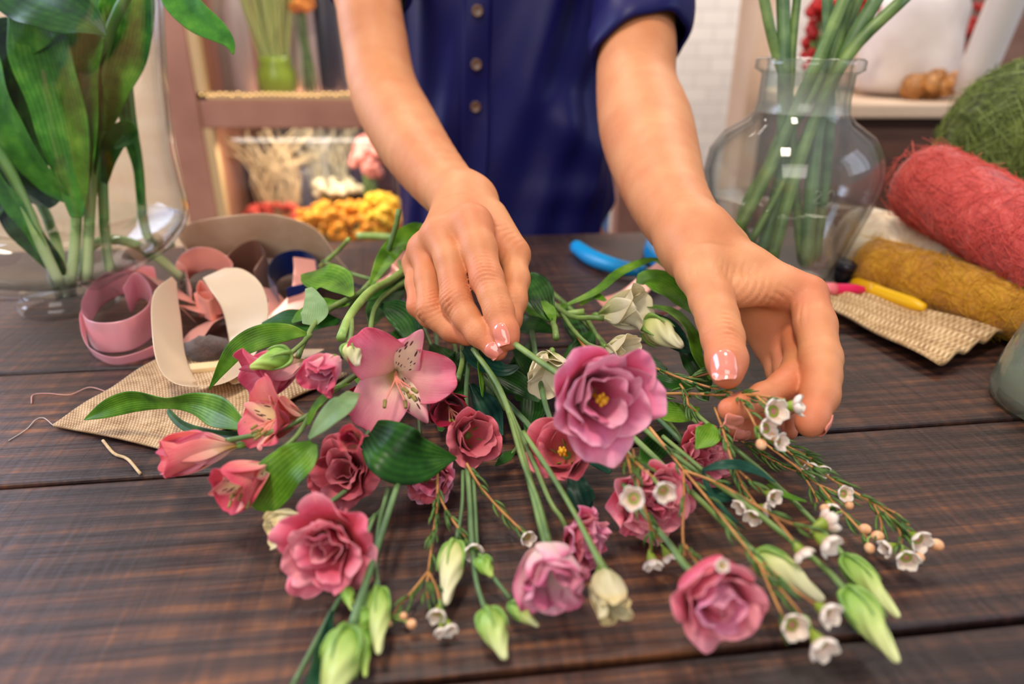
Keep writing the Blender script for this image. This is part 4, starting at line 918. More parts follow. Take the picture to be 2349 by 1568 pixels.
def m_petal(name, stops, amt=.30, vein=.5, edge=None):
    t = NT(name); c = t.n('TexCoord'); s = t.n('SeparateXYZ'); t.l(c.outputs['UV'], s.inputs[0])
    n1 = t.noise(t.coord('Object'), 90, 4)
    mp = t.n('Mapping'); mp.inputs[3].default_value = (26, 2.2, 1); t.l(c.outputs['UV'], mp.inputs[0]); n2 = t.noise(mp.outputs[0], 1.6, 4)
    oi = t.n('ObjectInfo'); f = t.math('ADD', t.math('ADD', s.outputs[1], t.math('MULTIPLY', t.math('SUBTRACT', oi.outputs['Random'], .5), .34)), t.math('MULTIPLY', t.math('SUBTRACT', n1, .5), .5)); f = t.math('ADD', f, t.math('MULTIPLY', t.math('SUBTRACT', n2, .5), .3*vein))
    if edge:
        eg = t.math('POWER', t.math('ABSOLUTE', t.math('SUBTRACT', t.math('MULTIPLY', s.outputs[0], 2), 1)), 4); f = t.math('ADD', f, t.math('MULTIPLY', eg, edge))
    col = t.ramp(f, [(p, srgb(*q)) for p, q in stops]); t.col(col); t.set(rough=.5, sheen=.1, spec=.3)
    t.bump(t.math('ADD', n2, t.math('MULTIPLY', n1, .6)), .4, .0006); translucent(t, col, amt); return t.m
M['lpink'] = m_petal('lisianthus_pink', [(0, (206, 170, 120)), (.14, (196, 70, 96)), (.5, (230, 104, 142)), (.78, (242, 140, 178)), (1, (250, 184, 208))], edge=.1)
M['lrose'] = m_petal('lisianthus_rose', [(0, (222, 170, 150)), (.25, (226, 112, 112)), (.58, (228, 90, 116)), (.8, (242, 126, 152)), (1, (248, 166, 178))])
M['ldusty'] = m_petal('lisianthus_dusty', [(0, (196, 120, 100)), (.3, (206, 84, 92)), (.7, (214, 92, 110)), (1, (232, 130, 142))], .25)
M['lpale'] = m_petal('lisianthus_pale', [(0, (242, 230, 212)), (.4, (244, 214, 206)), (.75, (242, 186, 200)), (1, (226, 120, 156))], .3)
M['lcream'] = m_petal('lisianthus_cream', [(0, (210, 214, 150)), (.3, (232, 226, 180)), (.8, (238, 232, 196)), (1, (240, 224, 170))], .35)
M['apink'] = m_petal('alstroemeria_pink', [(0, (200, 180, 100)), (.2, (248, 214, 196)), (.5, (246, 182, 186)), (.85, (242, 142, 168)), (1, (226, 96, 128))], .35, 1.0)
M['acoral'] = m_petal('alstroemeria_coral', [(0, (200, 160, 90)), (.2, (250, 212, 186)), (.5, (248, 168, 156)), (.85, (238, 124, 128)), (1, (224, 84, 108))], .35, 1.2)
M['acrim'] = m_petal('alstroemeria_crimson', [(0, (210, 120, 50)), (.22, (190, 44, 60)), (.6, (150, 16, 50)), (1, (176, 24, 66))], .25, 1.0)
M['awhite'] = m_petal('alstroemeria_white', [(0, (150, 176, 80)), (.25, (232, 232, 176)), (.6, (250, 246, 224)), (1, (248, 240, 208))], .35, 1.0)
def m_spot(name, throat, edge, tipc):
    t = NT(name); c = t.n('TexCoord'); s = t.n('SeparateXYZ'); t.l(c.outputs['UV'], s.inputs[0]); U, Vv = s.outputs[0], s.outputs[1]
    au = t.math('ABSOLUTE', t.math('SUBTRACT', t.math('MULTIPLY', U, 2), 1))
    n1 = t.noise(t.coord('Object'), 120, 4)
    f = t.math('ADD', t.math('MULTIPLY', Vv, .75), t.math('MULTIPLY', t.math('POWER', au, 2.2), .42)); f = t.math('ADD', f, t.math('MULTIPLY', t.math('SUBTRACT', n1, .5), .25))
    col = t.ramp(f, [(.0, srgb(170, 160, 70)), (.16, srgb(*throat)), (.50, srgb(*throat)), (.70, srgb(*edge)), (.98, srgb(*tipc))])
    mp = t.n('Mapping'); mp.inputs[3].default_value = (14, 5.5, 1); t.l(c.outputs['UV'], mp.inputs[0])
    vo = t.n('TexVoronoi'); vo.inputs['Scale'].default_value = 1.0; vo.inputs['Randomness'].default_value = .8; t.l(mp.outputs[0], vo.inputs[0])
    sx_ = t.math('LESS_THAN', vo.outputs[0], .33)
    msk = t.math('MULTIPLY', t.math('GREATER_THAN', Vv, .22), t.math('LESS_THAN', Vv, .86)); sp = t.math('MULTIPLY', sx_, msk); sp = t.math('MULTIPLY', sp, t.math('LESS_THAN', au, .88))
    col = t.mix(sp, col, srgb(92, 20, 34)); t.col(col); t.set(rough=.5, sheen=.2, spec=.3); t.bump(n1, .3, .0005); translucent(t, col, .3); return t.m
M['aspot'] = m_spot('flecked_cream_petal', (252, 236, 208), (246, 176, 188), (232, 110, 150)); M['aspotc'] = m_spot('flecked_coral_petal', (252, 228, 178), (246, 164, 158), (226, 96, 116))
M['sepal'] = varied('sepal_green', (84, 128, 48), (140, 176, 80), 120, .45)
M['anther'] = varied('anther', (120, 110, 50), (150, 140, 70), 200, .6); M['yanther'] = varied('yellow_anther', (210, 150, 20), (240, 190, 40), 200, .6)
M['fil'] = simple('filament', (232, 150, 130), .5)
PM = [('solid', .00035), ('sub', 1)]
def bloom(t, c, ax, R, layers, seed=0, name='bloom', stam=True, mods=PM):
    """bloom part (receptacle with sepals) with its petals as sub-parts"""
    g = np.random.default_rng(seed); ax = nrm(ax); e1 = nrm(np.cross(ax, (.13, .3, 1))); e2 = np.cross(ax, e1); c = np.array(c, float)
    base = c-ax*R*.62
    parts = [lathe(base-ax*R*.10, [(R*.05, 0), (R*.10, R*.03), (R*.13, R*.10), (R*.10, R*.2)], 14, axis=ax)]
    for k in range(5):
        a = k*1.2566+seed; E = e1*math.cos(a)+e2*math.sin(a); d = base+E*R*.10
        parts.append(tube([d-ax*R*.06, d+E*R*.10+ax*R*.12, d+E*R*.16+ax*R*.38, d+E*R*.2+ax*R*.55], [R*.035, R*.03, R*.018, R*.004], 6))
    b = mesh(name, *join(*parts), M['sepal'], t)
    az = g.uniform(0, 6)
    for li, ly in enumerate(layers):
        n, th, L, Wd, flat, ruf, mt = ly[:7]; off = ly[7] if len(ly) > 7 else 0
        for k in range(n):
            a = az+li*.9+2*math.pi*k/n+g.uniform(-.12, .12); E = e1*math.cos(a)+e2*math.sin(a)
            thj = np.array(th)+g.uniform(-12, 12, 4)*np.array((.6, .8, 1, 1.7))
            V, F, uv = petal(base+ax*R*(.05+off)+E*R*.04, ax+E*g.uniform(-.06, .06), E, L*R*g.uniform(.92, 1.06), Wd*R*g.uniform(.9, 1.1), thj, flat, ruf, seed=seed+li*7+k, side=g.uniform(-.10, .10), nu=17, nv=15, tip=(.26+g.uniform(-.05, .12), 2.4))
            mesh('petal', V, F, M[mt], b, uv=uv, mods=mods)
    if stam:
        q = []
        for k in range(6):
            a = k*1.05+.3; E = e1*math.cos(a)+e2*math.sin(a); q.append(ball(base+ax*R*(.62+.04*(k%2))+E*R*.075, R*.034, 7, (1, 1, 1.4)))
        q.append(tube([base, base+ax*R*.7], [R*.035, R*.04], 8)); q.append(ball(base+ax*R*.72, R*.06, 8))
        mesh('stamen', *join(*q), M['yanther'], b)
    return b
def OPEN(m, m2=None):
    m2 = m2 or m
    return [(5, (70, 42, 48, 95), 1.25, .56, 1.3, .085, m), (5, (60, 28, 30, 72), 1.18, .52, 1.15, .08, m), (4, (50, 14, 14, 50), 1.05, .46, 1.0, .08, m2), (3, (40, 5, 0, 30), .85, .36, 1.0, .07, m2)]
def CUP(m, m2=None):
    m2 = m2 or m
    return [(5, (75, 30, 22, 62), 1.25, .62, 1.15, .06, m), (5, (60, 18, 8, 40), 1.18, .55, 1.05, .06, m2)]
def ROSE(m, m2=None):
    m2 = m2 or m
    return [(4, (85, 34, 20, 85), 1.30, .72, 1.1, .07, m), (4, (75, 20, 6, 60), 1.32, .66, 1.0, .06, m), (4, (60, 8, -6, 35), 1.22, .52, .95, .07, m2), (3, (45, 0, -24, -20), 1.08, .44, .9, .08, m)]
def FRILL(m, m2=None):
    m2 = m2 or m
    return [(6, (80, 48, 40, 80), 1.15, .60, 1.3, .13, m), (6, (70, 32, 20, 70), 1.15, .55, 1.2, .13, m2), (6, (60, 18, 8, 45), 1.1, .48, 1.1, .13, m), (5, (45, 8, -6, 20), 1.0, .38, 1.0, .13, m2)]
def bud(t, c, ax, L, r, mt='budw', name='bud', twist=1.0):
    """closed spiral bud with sepals; c = base, ax = towards the tip"""
    ax = nrm(ax); e1 = nrm(np.cross(ax, (.1, .2, 1))); e2 = np.cross(ax, e1); n = 26; V = []; uv = []
    pr = [(0, .25), (.05, .55), (.15, .85), (.3, 1), (.45, .93), (.6, .74), (.75, .50), (.88, .34), (.96, .26), (1.0, .12)]
    for i, (s, k) in enumerate(pr):
        for j in range(n):
            a = 2*math.pi*j/n+s*3.0*twist; rr = r*k*(1+.10*math.sin(5*(2*math.pi*j/n))*min(1, s*2)); V.append(np.array(c)+ax*L*s+(e1*math.cos(a)+e2*math.sin(a))*rr); uv.append((j/n, s))
    m = len(pr); F = [(i*n+j, i*n+(j+1) % n, (i+1)*n+(j+1) % n, (i+1)*n+j) for i in range(m-1) for j in range(n)]+[tuple(range(n))[::-1], tuple((m-1)*n+j for j in range(n))]
    b = mesh(name, V, F, M[mt], t, uv=uv, mods=[('sub', 1)])
    q = []
    for k in range(5):
        a = k*1.2566; E = e1*math.cos(a)+e2*math.sin(a); q.append(tube([np.array(c)-ax*L*.02, np.array(c)+E*r*.75+ax*L*.07, np.array(c)+E*r*1.04+ax*L*.28, np.array(c)+E*r*.98+ax*L*.5], [r*.22, r*.2, r*.12, r*.03], 6))
    q.append(lathe(np.array(c)-ax*L*.05, [(r*.2, 0), (r*.36, L*.03), (r*.5, L*.07)], 12, axis=ax))
    mesh('sepals', *join(*q), M['sepal'], b); return b
M['budw'] = m_grad('green_white_bud', [(0, (120, 168, 62)), (.3, (160, 196, 90)), (.6, (198, 214, 128)), (1, (226, 230, 168))], noise=.1, amt=.15)
M['budg'] = m_grad('green_bud', [(0, (104, 156, 50)), (.5, (144, 188, 74)), (1, (190, 214, 110))], noise=.1, amt=.15)
M['budp'] = m_grad('pink_bud', [(0, (200, 210, 130)), (.25, (234, 196, 180)), (.55, (226, 140, 170)), (1, (206, 76, 116))], noise=.12, amt=.2)
M['budc'] = m_grad('cream_bud', [(0, (176, 200, 100)), (.3, (220, 222, 150)), (1, (240, 234, 200))], noise=.1, amt=.2)
def leaf(t, pts, w, mt='leaf', roll=0, fold=.25, wave=.08, seed=0, up=None, n=26, px=True, name='leaf', curl=0.0):
    """pts (px,py,z mm); w half widths in frame pixels"""
    q = [P(*p) for p in pts]; ww = [mm(x, p) for x, p in zip(w, q)]
    V, F, uv = strap(q, ww, roll, n, 9, fold, up=up, wave=wave, seed=seed, curl=curl); V[:, 2] = np.maximum(V[:, 2], TT+.0008)
    return mesh(name, V, F, M[mt], t, uv=uv, mods=[('solid', .0005), ('sub', 1)])
def stem(t, pts, r, mt='stem', name='stem'):
    q = [P(*p) if not isinstance(p, np.ndarray) else p.copy() for p in pts]; rr = [mm(x, p) for x, p in zip(r, q)] if isinstance(r, (list, tuple)) else [mm(r, p) for p in q]
    for p, x in zip(q, rr): p[2] = max(p[2], TT+x)
    return mesh(name, *tube(q, rr, 10), M[mt], t)
def flower(kind, label, cat, pts, r, mt='stem', group=None):
    b = P(*pts[0]); t = thing(kind, label, cat, b, group); stem(t, pts, r, mt); return t
LG = None
# ---------- lisianthus
def lis(label, pts, r, bl=None, buds=(), leaves=(), mt='bstem', extra=()):
    if bl:
        c, ax, R = bl[0][:3]; p = P(*c); pts = list(pts)+[p-nrm(ax)*mm(R, p)*.66]
        if isinstance(r, list): r = list(r)+[r[-1]]
    r = [x*.78 for x in r] if isinstance(r, list) else r*.8
    t = flower('lisianthus', label, 'flower', pts, r, mt)
    for e in extra: stem(t, e[0], e[1] if not isinstance(e[1], list) else [x*.8 for x in e[1]], *e[2:])
    for k, (c, ax, R, ly, sd, stam) in enumerate(bl or []):
        p = P(*c); bloom(t, p, ax, mm(R, p), ly, sd, stam=stam)
    for c, c2, r_, m_ in buds:
        p, q = P(*c), P(*c2); bud(t, p, q-p, np.linalg.norm(q-p), mm(r_, p), m_)
    for lf in leaves: leaf(t, *lf[:2], *(lf[2:]))
    return t
F_ = lambda x, y, z: np.array((x, y, z), float)
lis('large open bright pink lisianthus held up nearest the camera, above the other flowers', [(1183, 790, 64), (1240, 830, 66), (1300, 870, 68), (1350, 900, 68)], 9,
    [((1380, 916, 70), F_(.30, -.88, .22), 142, [(5, (70, 40, 36, 85), 1.36, .66, 1.2, .075, 'lpink'), (5, (60, 24, 20, 55), 1.32, .6, 1.1, .07, 'lpink'), (4, (50, 14, 6, 32), 1.15, .5, 1.0, .07, 'lpink')], 3, True)], mt='stem')
lis('dusty pink lisianthus with yellow centre half hidden under the large bright one', [(1220, 760, 40), (1240, 880, 36), (1262, 960, 32)], 8,
    [((1290, 1035, 30), F_(-.25, -.70, .65), 104, CUP('ldusty', 'ldusty'), 5, True)])
lis('frilly pink lisianthus lying on its side in the middle of the table', [(1400, 950, 26), (1440, 1040, 26), (1490, 1080, 26)], 8,
    [((1500, 1150, 20), F_(.25, -.90, .10), 118, FRILL('lrose'), 8, False)])
lis('smaller frilly pink lisianthus under the waxflower by the fingertips', [(1440, 900, 40), (1510, 960, 32), (1560, 1010, 28)], 8,
    [((1620, 1042, 22), F_(.55, -.65, .35), 88, FRILL('ldusty', 'lrose'), 11, False)])
lis('double pink lisianthus at the lower left front with a cream bud behind it', [(940, 1050, 24), (905, 1120, 16), (860, 1185, 10)], 8,
    [((745, 1262, 24), F_(-.16, -.93, .22), 126, OPEN('lrose')+[], 14, False)])
t = lis('cream lisianthus just behind the lower left pink one', [(800, 1120, 18), (760, 1150, 18), (715, 1180, 20)], 7)
p = P(655, 1205, 20); bloom(t, p, F_(-.62, -.62, .1), mm(74, p), [(5, (60, 14, 4, 40), 1.35, .55, 1.0, .05, 'lcream'), (4, (50, 6, -4, 20), 1.2, .45, 1.0, .05, 'lcream')], 3, stam=False)
lis('pale blush lisianthus hanging head down at the front centre', [(1085, 800, 52), (1140, 880, 44), (1180, 980, 38), (1212, 1090, 32), (1240, 1200, 26), (1248, 1225, 25)], [8, 9, 9, 10, 11, 13],
    [((1266, 1310, 24), F_(.08, -.94, -.10), 112, [(4, (80, 22, 10, 66), 1.38, .70, 1.1, .06, 'lpale'), (4, (75, 16, 8, 50), 1.45, .62, 1.0, .08, 'lpale'), (4, (60, 10, 0, 35), 1.4, .5, 1.0, .1, 'lpale')], 4, False)], mt='stem',
    extra=[([(1168, 950, 40), (1200, 1060, 36), (1235, 1150, 30), (1260, 1245, 27)], [7, 7, 7, 9], 'stem', 'branch')])
lis('pink lisianthus lying behind the pale blush one', [(1150, 900, 40), (1215, 1040, 30), (1262, 1150, 22), (1290, 1190, 18)], 7,
    [((1350, 1238, 14), F_(.85, -.55, .15), 84, FRILL('lpink', 'lrose')[:3], 9, False)], mt='stem')
t = lis('cream tube shaped lisianthus pointing at the camera beside the blush one', [(1200, 990, 40), (1260, 1080, 34), (1320, 1180, 28), (1362, 1262, 24), (1388, 1310, 22)], [7, 8, 8, 10, 14], mt='stem')
p = P(1392, 1345, 20); bloom(t, p, F_(.10, -.95, -.12), mm(82, p), [(4, (60, 6, -2, 6), 1.75, .50, 1.0, .04, 'lcream'), (4, (50, 4, -2, 8), 1.7, .45, 1.0, .05, 'lcream')], 6, stam=False)
lis('deep pink rose shaped lisianthus at the lower right front', [(1430, 1110, 30), (1480, 1180, 26), (1530, 1240, 24), (1580, 1305, 24)], [8, 9, 10, 12],
    [((1645, 1368, 28), F_(.10, -.93, .02), 142, ROSE('lrose', 'lpink'), 21, False)], mt='stem')
lis('dark dusty pink lisianthus in the shade under the left alstroemerias', [(900, 900, 30), (870, 960, 30), (840, 1000, 28)], 7,
    [((788, 1078, 24), F_(-.15, -.80, .55), 96, OPEN('ldusty'), 31, False)])
lis('dusty pink lisianthus at the right of the crimson alstroemeria', [(1080, 800, 40), (1070, 880, 34), (1070, 940, 30)], 7,
    [((1085, 1000, 26), F_(.30, -.78, .45), 88, CUP('ldusty', 'ldusty'), 33, False)])
lis('mauve pink lisianthus peeking out under the dark broad leaf', [(960, 940, 20), (965, 1020, 18), (970, 1070, 16)], 7,
    [((985, 1100, 12), F_(-.1, -.90, .15), 70, FRILL('lpink', 'ldusty')[:3], 35, False)])
# buds on stems
def lb(label, pts, r, buds, mt='bstem', leaves=(), extra=()): return lis(label, pts, r, None, buds, leaves, mt, extra)
lb('largest green bud, cut by the bottom edge at the left', [(912, 1112, 26), (880, 1210, 22), (845, 1320, 18), (805, 1440, 14)], [9, 10, 11, 13], [((800, 1446, 14), (748, 1640, 10), 46, 'budw')], 'bstem')
lb('pair of green buds hanging beside the largest one', [(890, 1120, 20), (870, 1200, 16), (862, 1290, 14), (868, 1350, 12)], [7, 7, 7, 8], [((868, 1352, 12), (868, 1500, 10), 28, 'budw'), ((842, 1400, 12), (820, 1462, 9), 24, 'budg')], extra=[([(864, 1330, 13), (850, 1370, 12), (842, 1402, 12)], 5, 'bstem', 'branch')])
lb('small green buds low at the left front', [(800, 1250, 14), (790, 1330, 12), (796, 1372, 12)], [6, 6, 6], [((795, 1350, 12), (808, 1400, 11), 14, 'budg'), ((830, 1440, 9), (838, 1552, 8), 20, 'budg')], extra=[([(796, 1372, 12), (820, 1410, 11), (830, 1440, 10)], 4, 'bstem', 'branch')])
lb('green stem with a narrow folded leaf running off the bottom edge', [(860, 1180, 16), (800, 1330, 12), (752, 1420, 8), (670, 1575, 5)], [7, 7, 8, 8], [], 'bstem', leaves=[([(762, 1400, 10), (745, 1470, 12), (720, 1560, 14), (700, 1620, 14)], [4, 22, 30, 20], 'bleaf', 60)])
lb('pale green white bud at the front below the left waxflower', [(1062, 1080, 20), (1060, 1160, 16), (1048, 1235, 14)], [6, 6, 7], [((1044, 1245, 14), (1022, 1388, 9), 30, 'budc')])
lb('yellow green bud pointing right at the front centre', [(1072, 1075, 22), (1078, 1160, 18), (1082, 1240, 15), (1092, 1330, 12), (1112, 1395, 12)], [8, 8, 9, 7, 8], [((1116, 1400, 13), (1160, 1512, 9), 33, 'budw')])
lb('two small green buds beside the blush flower', [(1085, 1075, 20), (1090, 1170, 16), (1098, 1270, 13), (1130, 1320, 12), (1170, 1372, 10)], [6, 7, 6, 6, 7], [((1100, 1280, 14), (1130, 1322, 13), 20, 'budg'), ((1168, 1385, 10), (1236, 1436, 7), 19, 'budw')])
lb('thick green bud nearest the right corner', [(1480, 985, 34), (1570, 1060, 30), (1690, 1140, 26), (1810, 1235, 22), (1900, 1310, 20), (1945, 1362, 18)], [8, 8, 9, 9, 9, 12], [((1942, 1352, 18), (2062, 1520, 12), 37, 'budw')], 'stem')
lb('slender green bud behind the thick right corner one', [(1590, 960, 34), (1700, 1040, 26), (1800, 1130, 20), (1880, 1210, 16), (1940, 1280, 14)], [8, 8, 8, 8, 10], [((1936, 1278, 14), (2064, 1416, 10), 29, 'budw')], 'stem')
t = lb('cream lisianthus bud opening beside the deep pink rose', [(1450, 1000, 30), (1540, 1085, 26), (1620, 1160, 22), (1690, 1230, 20), (1740, 1275, 18)], [9, 9, 9, 10, 12], [((1738, 1268, 20), (1892, 1378, 12), 36, 'budc')], 'stem')
# ---------- alstroemeria
def alst(t, c, ax, R, spec, seed=0, mts=('apink', 'aspot'), up_az=0.0, th_o=(20, 22, 48, 95), th_i=(14, 18, 42, 70), stam=True, wo=.56, wi=.38, lens=(1, 1)):
    """six tepals: three broad outer, three narrow inner of which two flecked"""
    g = np.random.default_rng(seed); ax = nrm(ax); e1 = nrm(np.cross(ax, (0, 0, 1)) if abs(ax[2]) < .95 else np.array((1., 0, 0))); e2 = np.cross(e1, ax); c = np.array(c, float); base = c-ax*R*.75
    b = mesh('bloom', *join(lathe(base-ax*R*.16, [(R*.03, 0), (R*.075, R*.05), (R*.08, R*.12), (R*.055, R*.2)], 14, axis=ax), tube([base-ax*R*.15, base], R*.06, 8)), M['sepal'], t)
    for k in range(6):
        o_ = k % 2 == 0; a = up_az+k*math.pi/3+g.uniform(-.12, .12); E = e1*math.sin(a)+e2*math.cos(a)
        if spec and k in spec.get('skip', ()): continue
        th = np.array(th_o if o_ else th_i)+g.uniform(-7, 7, 4); L = R*(1.55 if o_ else 1.5)*g.uniform(.95, 1.05)*lens[0 if o_ else 1]
        mt = mts[0] if o_ or k == 3 and False else mts[1]
        if o_: V, F, uv = petal(base, ax, E, L, R*wo, th, 2.2, .05, (.22, 2.5), .72, .10, .92, seed+k, notch=.04, cup=-.10)
        else: V, F, uv = petal(base+ax*R*.02, ax, E, L, R*wi, th, 2.4, .04, (.42, 1.5), .66, .12, .66, seed+k, cup=.06)
        mesh('petal', V, F, M[mt], b, uv=uv, mods=PM)
    if stam:
        q1 = []; q2 = []
        for k in range(6):
            a = math.pi+g.uniform(-.7, .7); E = e1*math.sin(a+up_az)+e2*math.cos(a+up_az); s = g.uniform(.95, 1.25)
            p0, p1, p2 = base, base+ax*R*.7+E*R*.05, base+ax*R*s+E*R*g.uniform(.2, .4)+e1*R*g.uniform(-.2, .2); q1.append(tube([p0, p1, p2], [R*.016]*3, 5)); q2.append(tube([p2-E*R*.02, p2+nrm(ax+E*.5)*R*.15], [R*.035, R*.03], 6))
        mesh('filament', *join(*q1), M['fil'], b); mesh('anther', *join(*q2), M['anther'], b)
    return b
t = flower('alstroemeria', 'pink alstroemeria stem with a wide open flecked bloom left of the left hand', 'flower', [(1010, 600, 44), (940, 640, 50), (870, 690, 56), (850, 760, 58), (862, 800, 54)], [8, 7, 6, 6, 6], 'stem')
p = P(906, 866, 54); alst(t, p, F_(.14, -.94, .26), mm(132, p), {'skip': (1,)}, 4, up_az=.5, th_o=(26, 32, 60, 96), th_i=(24, 32, 58, 80), wo=.50, wi=.37)
leaf(t, [(975, 560, 70), (962, 526, 76), (925, 545, 74), (885, 595, 66), (850, 655, 58)], [6, 17, 22, 22, 5], 'leaf', 15, seed=1)
leaf(t, [(870, 700, 52), (905, 712, 50), (940, 745, 44), (950, 800, 36)], [4, 28, 34, 10], 'dleaf', -10, seed=2)
leaf(t, [(1060, 640, 40), (980, 640, 44), (900, 660, 50), (840, 690, 52)], [6, 20, 18, 4], 'dleaf', 20, seed=12)
t = flower('alstroemeria', 'alstroemeria stem of coral flecked blooms at the left end of the bouquet', 'flower', [(900, 800, 44), (830, 850, 46), (760, 900, 48), (712, 950, 46)], [7, 7, 7, 7], 'stem')
p = P(632, 955, 46); alst(t, p, F_(-.62, -.62, .42), mm(108, p), None, 8, ('acoral', 'aspotc'), .5)
p = P(452, 1035, 34); alst(t, p, F_(-.92, -.38, .05), mm(118, p), None, 12, ('acoral', 'apink'), .2, (14, 16, 14, 20), (12, 14, 12, 16), False, .46, .34)
p = P(562, 1100, 34); alst(t, p, F_(-.45, -.85, .05), mm(104, p), None, 15, ('acoral', 'aspotc'), .9, (16, 20, 26, 50), (12, 16, 24, 40), True)
stem(t, [(712, 950, 46), (640, 985, 42), (560, 1002, 38), (520, 1010, 36)], [7, 6, 6, 7], 'stem', 'branch'); stem(t, [(712, 950, 46), (680, 1000, 42), (640, 1035, 38)], [7, 6, 7], 'stem', 'branch')
leaf(t, [(562, 978, 40), (510, 948, 40), (450, 925, 36), (388, 922, 32), (310, 918, 27), (240, 940, 20), (192, 963, 14)], [10, 36, 26, 16, 26, 20, 1], 'leaf', [10, 10, 20, 55, 30, 10, 0], seed=3, up=F_(0, -.75, .65))
leaf(t, [(560, 1000, 30), (480, 995, 24), (420, 975, 18), (386, 940, 16), (395, 930, 18)], [10, 12, 10, 6, 2], 'dleaf', 30, seed=4)
leaf(t, [(720, 1015, 44), (690, 1050, 40), (640, 1100, 30), (606, 1150, 20), (600, 1172, 15)], [10, 44, 56, 40, 8], 'leaf', 15, .30, seed=5)
leaf(t, [(812, 900, 60), (790, 925, 62), (750, 960, 56), (708, 1006, 46)], [14, 26, 26, 4], 'pleaf', 10, .15, seed=6)
leaf(t, [(800, 880, 56), (760, 900, 56), (722, 940, 50), (708, 975, 46)], [8, 18, 16, 4], 'leaf', -30, .2, seed=16)
t = flower('alstroemeria', 'pale pink alstroemeria drooping above the burlap with a green bud on it', 'flower', [(900, 640, 48), (810, 680, 56), (740, 720, 60), (700, 780, 62), (684, 818, 60)], [7, 7, 7, 6, 7], 'stem')
p = P(628, 852, 54); alst(t, p, F_(-.66, -.70, .02), mm(108, p), None, 22, ('apink', 'apink'), .3, (16, 22, 30, 60), (14, 18, 26, 50), False)
bud(t, P(665, 812, 68), P(594, 836, 66)-P(665, 812, 68), .020, .0058, 'budg'); stem(t, [(712, 768, 64), (690, 790, 66), (660, 815, 67)], 5, 'stem', 'branch')
leaf(t, [(704, 766, 64), (660, 762, 66), (600, 772, 66), (545, 800, 60), (512, 842, 50), (478, 895, 36)], [4, 20, 28, 24, 14, 1], 'leaf', 20, .2, seed=7, up=F_(0, -.7, .7))
leaf(t, [(808, 680, 60), (770, 645, 62), (730, 636, 62), (690, 630, 58)], [6, 42, 40, 1], 'leaf', 0, .15, seed=8)
leaf(t, [(800, 700, 56), (750, 705, 52), (710, 715, 48), (670, 740, 42)], [6, 36, 40, 6], 'leaf', -20, .15, seed=9)
leaf(t, [(708, 660, 70), (720, 690, 68), (722, 720, 64), (710, 746, 60)], [8, 22, 32, 18], 'pleaf', 0, .1, seed=10)
leaf(t, [(780, 740, 46), (720, 740, 42), (650, 735, 40), (600, 742, 36)], [8, 34, 28, 3], 'dleaf', 0, .2, seed=11)
t = flower('alstroemeria', 'half open pink alstroemeria bud hanging above the open bloom', 'flower', [(960, 590, 50), (900, 640, 58), (850, 668, 66), (805, 720, 74), (782, 775, 74)], [8, 9, 10, 10, 11], 'lstem')
p = P(752, 845, 68); bloom(t, p, F_(-.20, -.88, -.10), mm(72, p), [(3, (60, 18, 4, 30), 1.55, .62, 1.0, .08, 'apink'), (3, (55, 14, 2, 40), 1.5, .5, 1.0, .12, 'apink'), (3, (40, 8, -4, 10), 1.3, .4, 1.0, .08, 'lpink')], 5, stam=False)
bud(t, P(800, 790, 72), P(818, 830, 66)-P(800, 790, 72), .0135, .0055, 'budc'); stem(t, [(806, 730, 74), (806, 760, 74), (800, 790, 72)], 6, 'stem', 'branch')
leaf(t, [(812, 800, 50), (835, 830, 36), (830, 870, 30), (850, 890, 26)], [8, 20, 16, 4], 'leaf', 20, seed=20)
leaf(t, [(905, 925, 24), (880, 890, 26), (860, 860, 28)], [3, 20, 12], 'dleaf', 0, seed=21)
leaf(t, [(850, 990, 40), (890, 1025, 40), (950, 1052, 34), (1048, 1050, 26)], [32, 64, 60, 2], 'dleaf', 0, .18, seed=22, up=F_(0, -.8, .6))
t = flower('alstroemeria', 'deep crimson alstroemeria between the flecked bloom and the dusty pink flower', 'flower', [(1060, 790, 40), (1060, 830, 42), (1050, 870, 42)], [6, 6, 7])
p = P(1030, 936, 34); alst(t, p, F_(.10, -.90, .30), mm(90, p), None, 31, ('acrim', 'acrim'), .6, (26, 20, 10, 30), (20, 14, 6, 20), True, .62, .5)
t = flower('alstroemeria', 'brownish red alstroemeria tucked behind the flecked bloom', 'flower', [(960, 800, 34), (920, 850, 36), (890, 890, 36)], [6, 6, 6])
p = P(842, 918, 26); alst(t, p, F_(-.5, -.75, .2), mm(74, p), None, 33, ('acrim', 'acoral'), .2, (26, 20, 14, 30), (20, 14, 6, 20), False, .6, .5)
p = P(806, 1008, 50); alst(t, p, F_(-.1, -.8, .5), mm(48, p), None, 35, ('acoral', 'acrim'), .2, (36, 30, 14, 40), (20, 14, 6, 20), False, .6, .5)
t = flower('alstroemeria', 'white alstroemeria seen from behind, hanging under the held stem', 'flower', [(1190, 660, 40), (1230, 700, 46), (1268, 740, 50), (1276, 775, 50)], [8, 7, 7, 8], 'stem')
p = P(1262, 845, 44); alst(t, p, F_(-.10, -.96, -.12), mm(96, p), None, 41, ('awhite', 'awhite'), .5, (14, 18, 24, 50), (12, 16, 20, 40), False)
leaf(t, [(1262, 735, 52), (1250, 700, 56), (1235, 665, 58), (1215, 642, 56), (1195, 660, 52)], [6, 26, 32, 24, 6], 'dleaf', 20, .1, seed=23)
leaf(t, [(1272, 742, 50), (1262, 715, 56), (1245, 690, 58)], [3, 14, 6], 'leaf', 0, seed=24)
leaf(t, [(1275, 762, 40), (1225, 750, 36), (1180, 745, 32), (1140, 770, 28)], [4, 30, 34, 10], 'dleaf', 0, .1, seed=25)
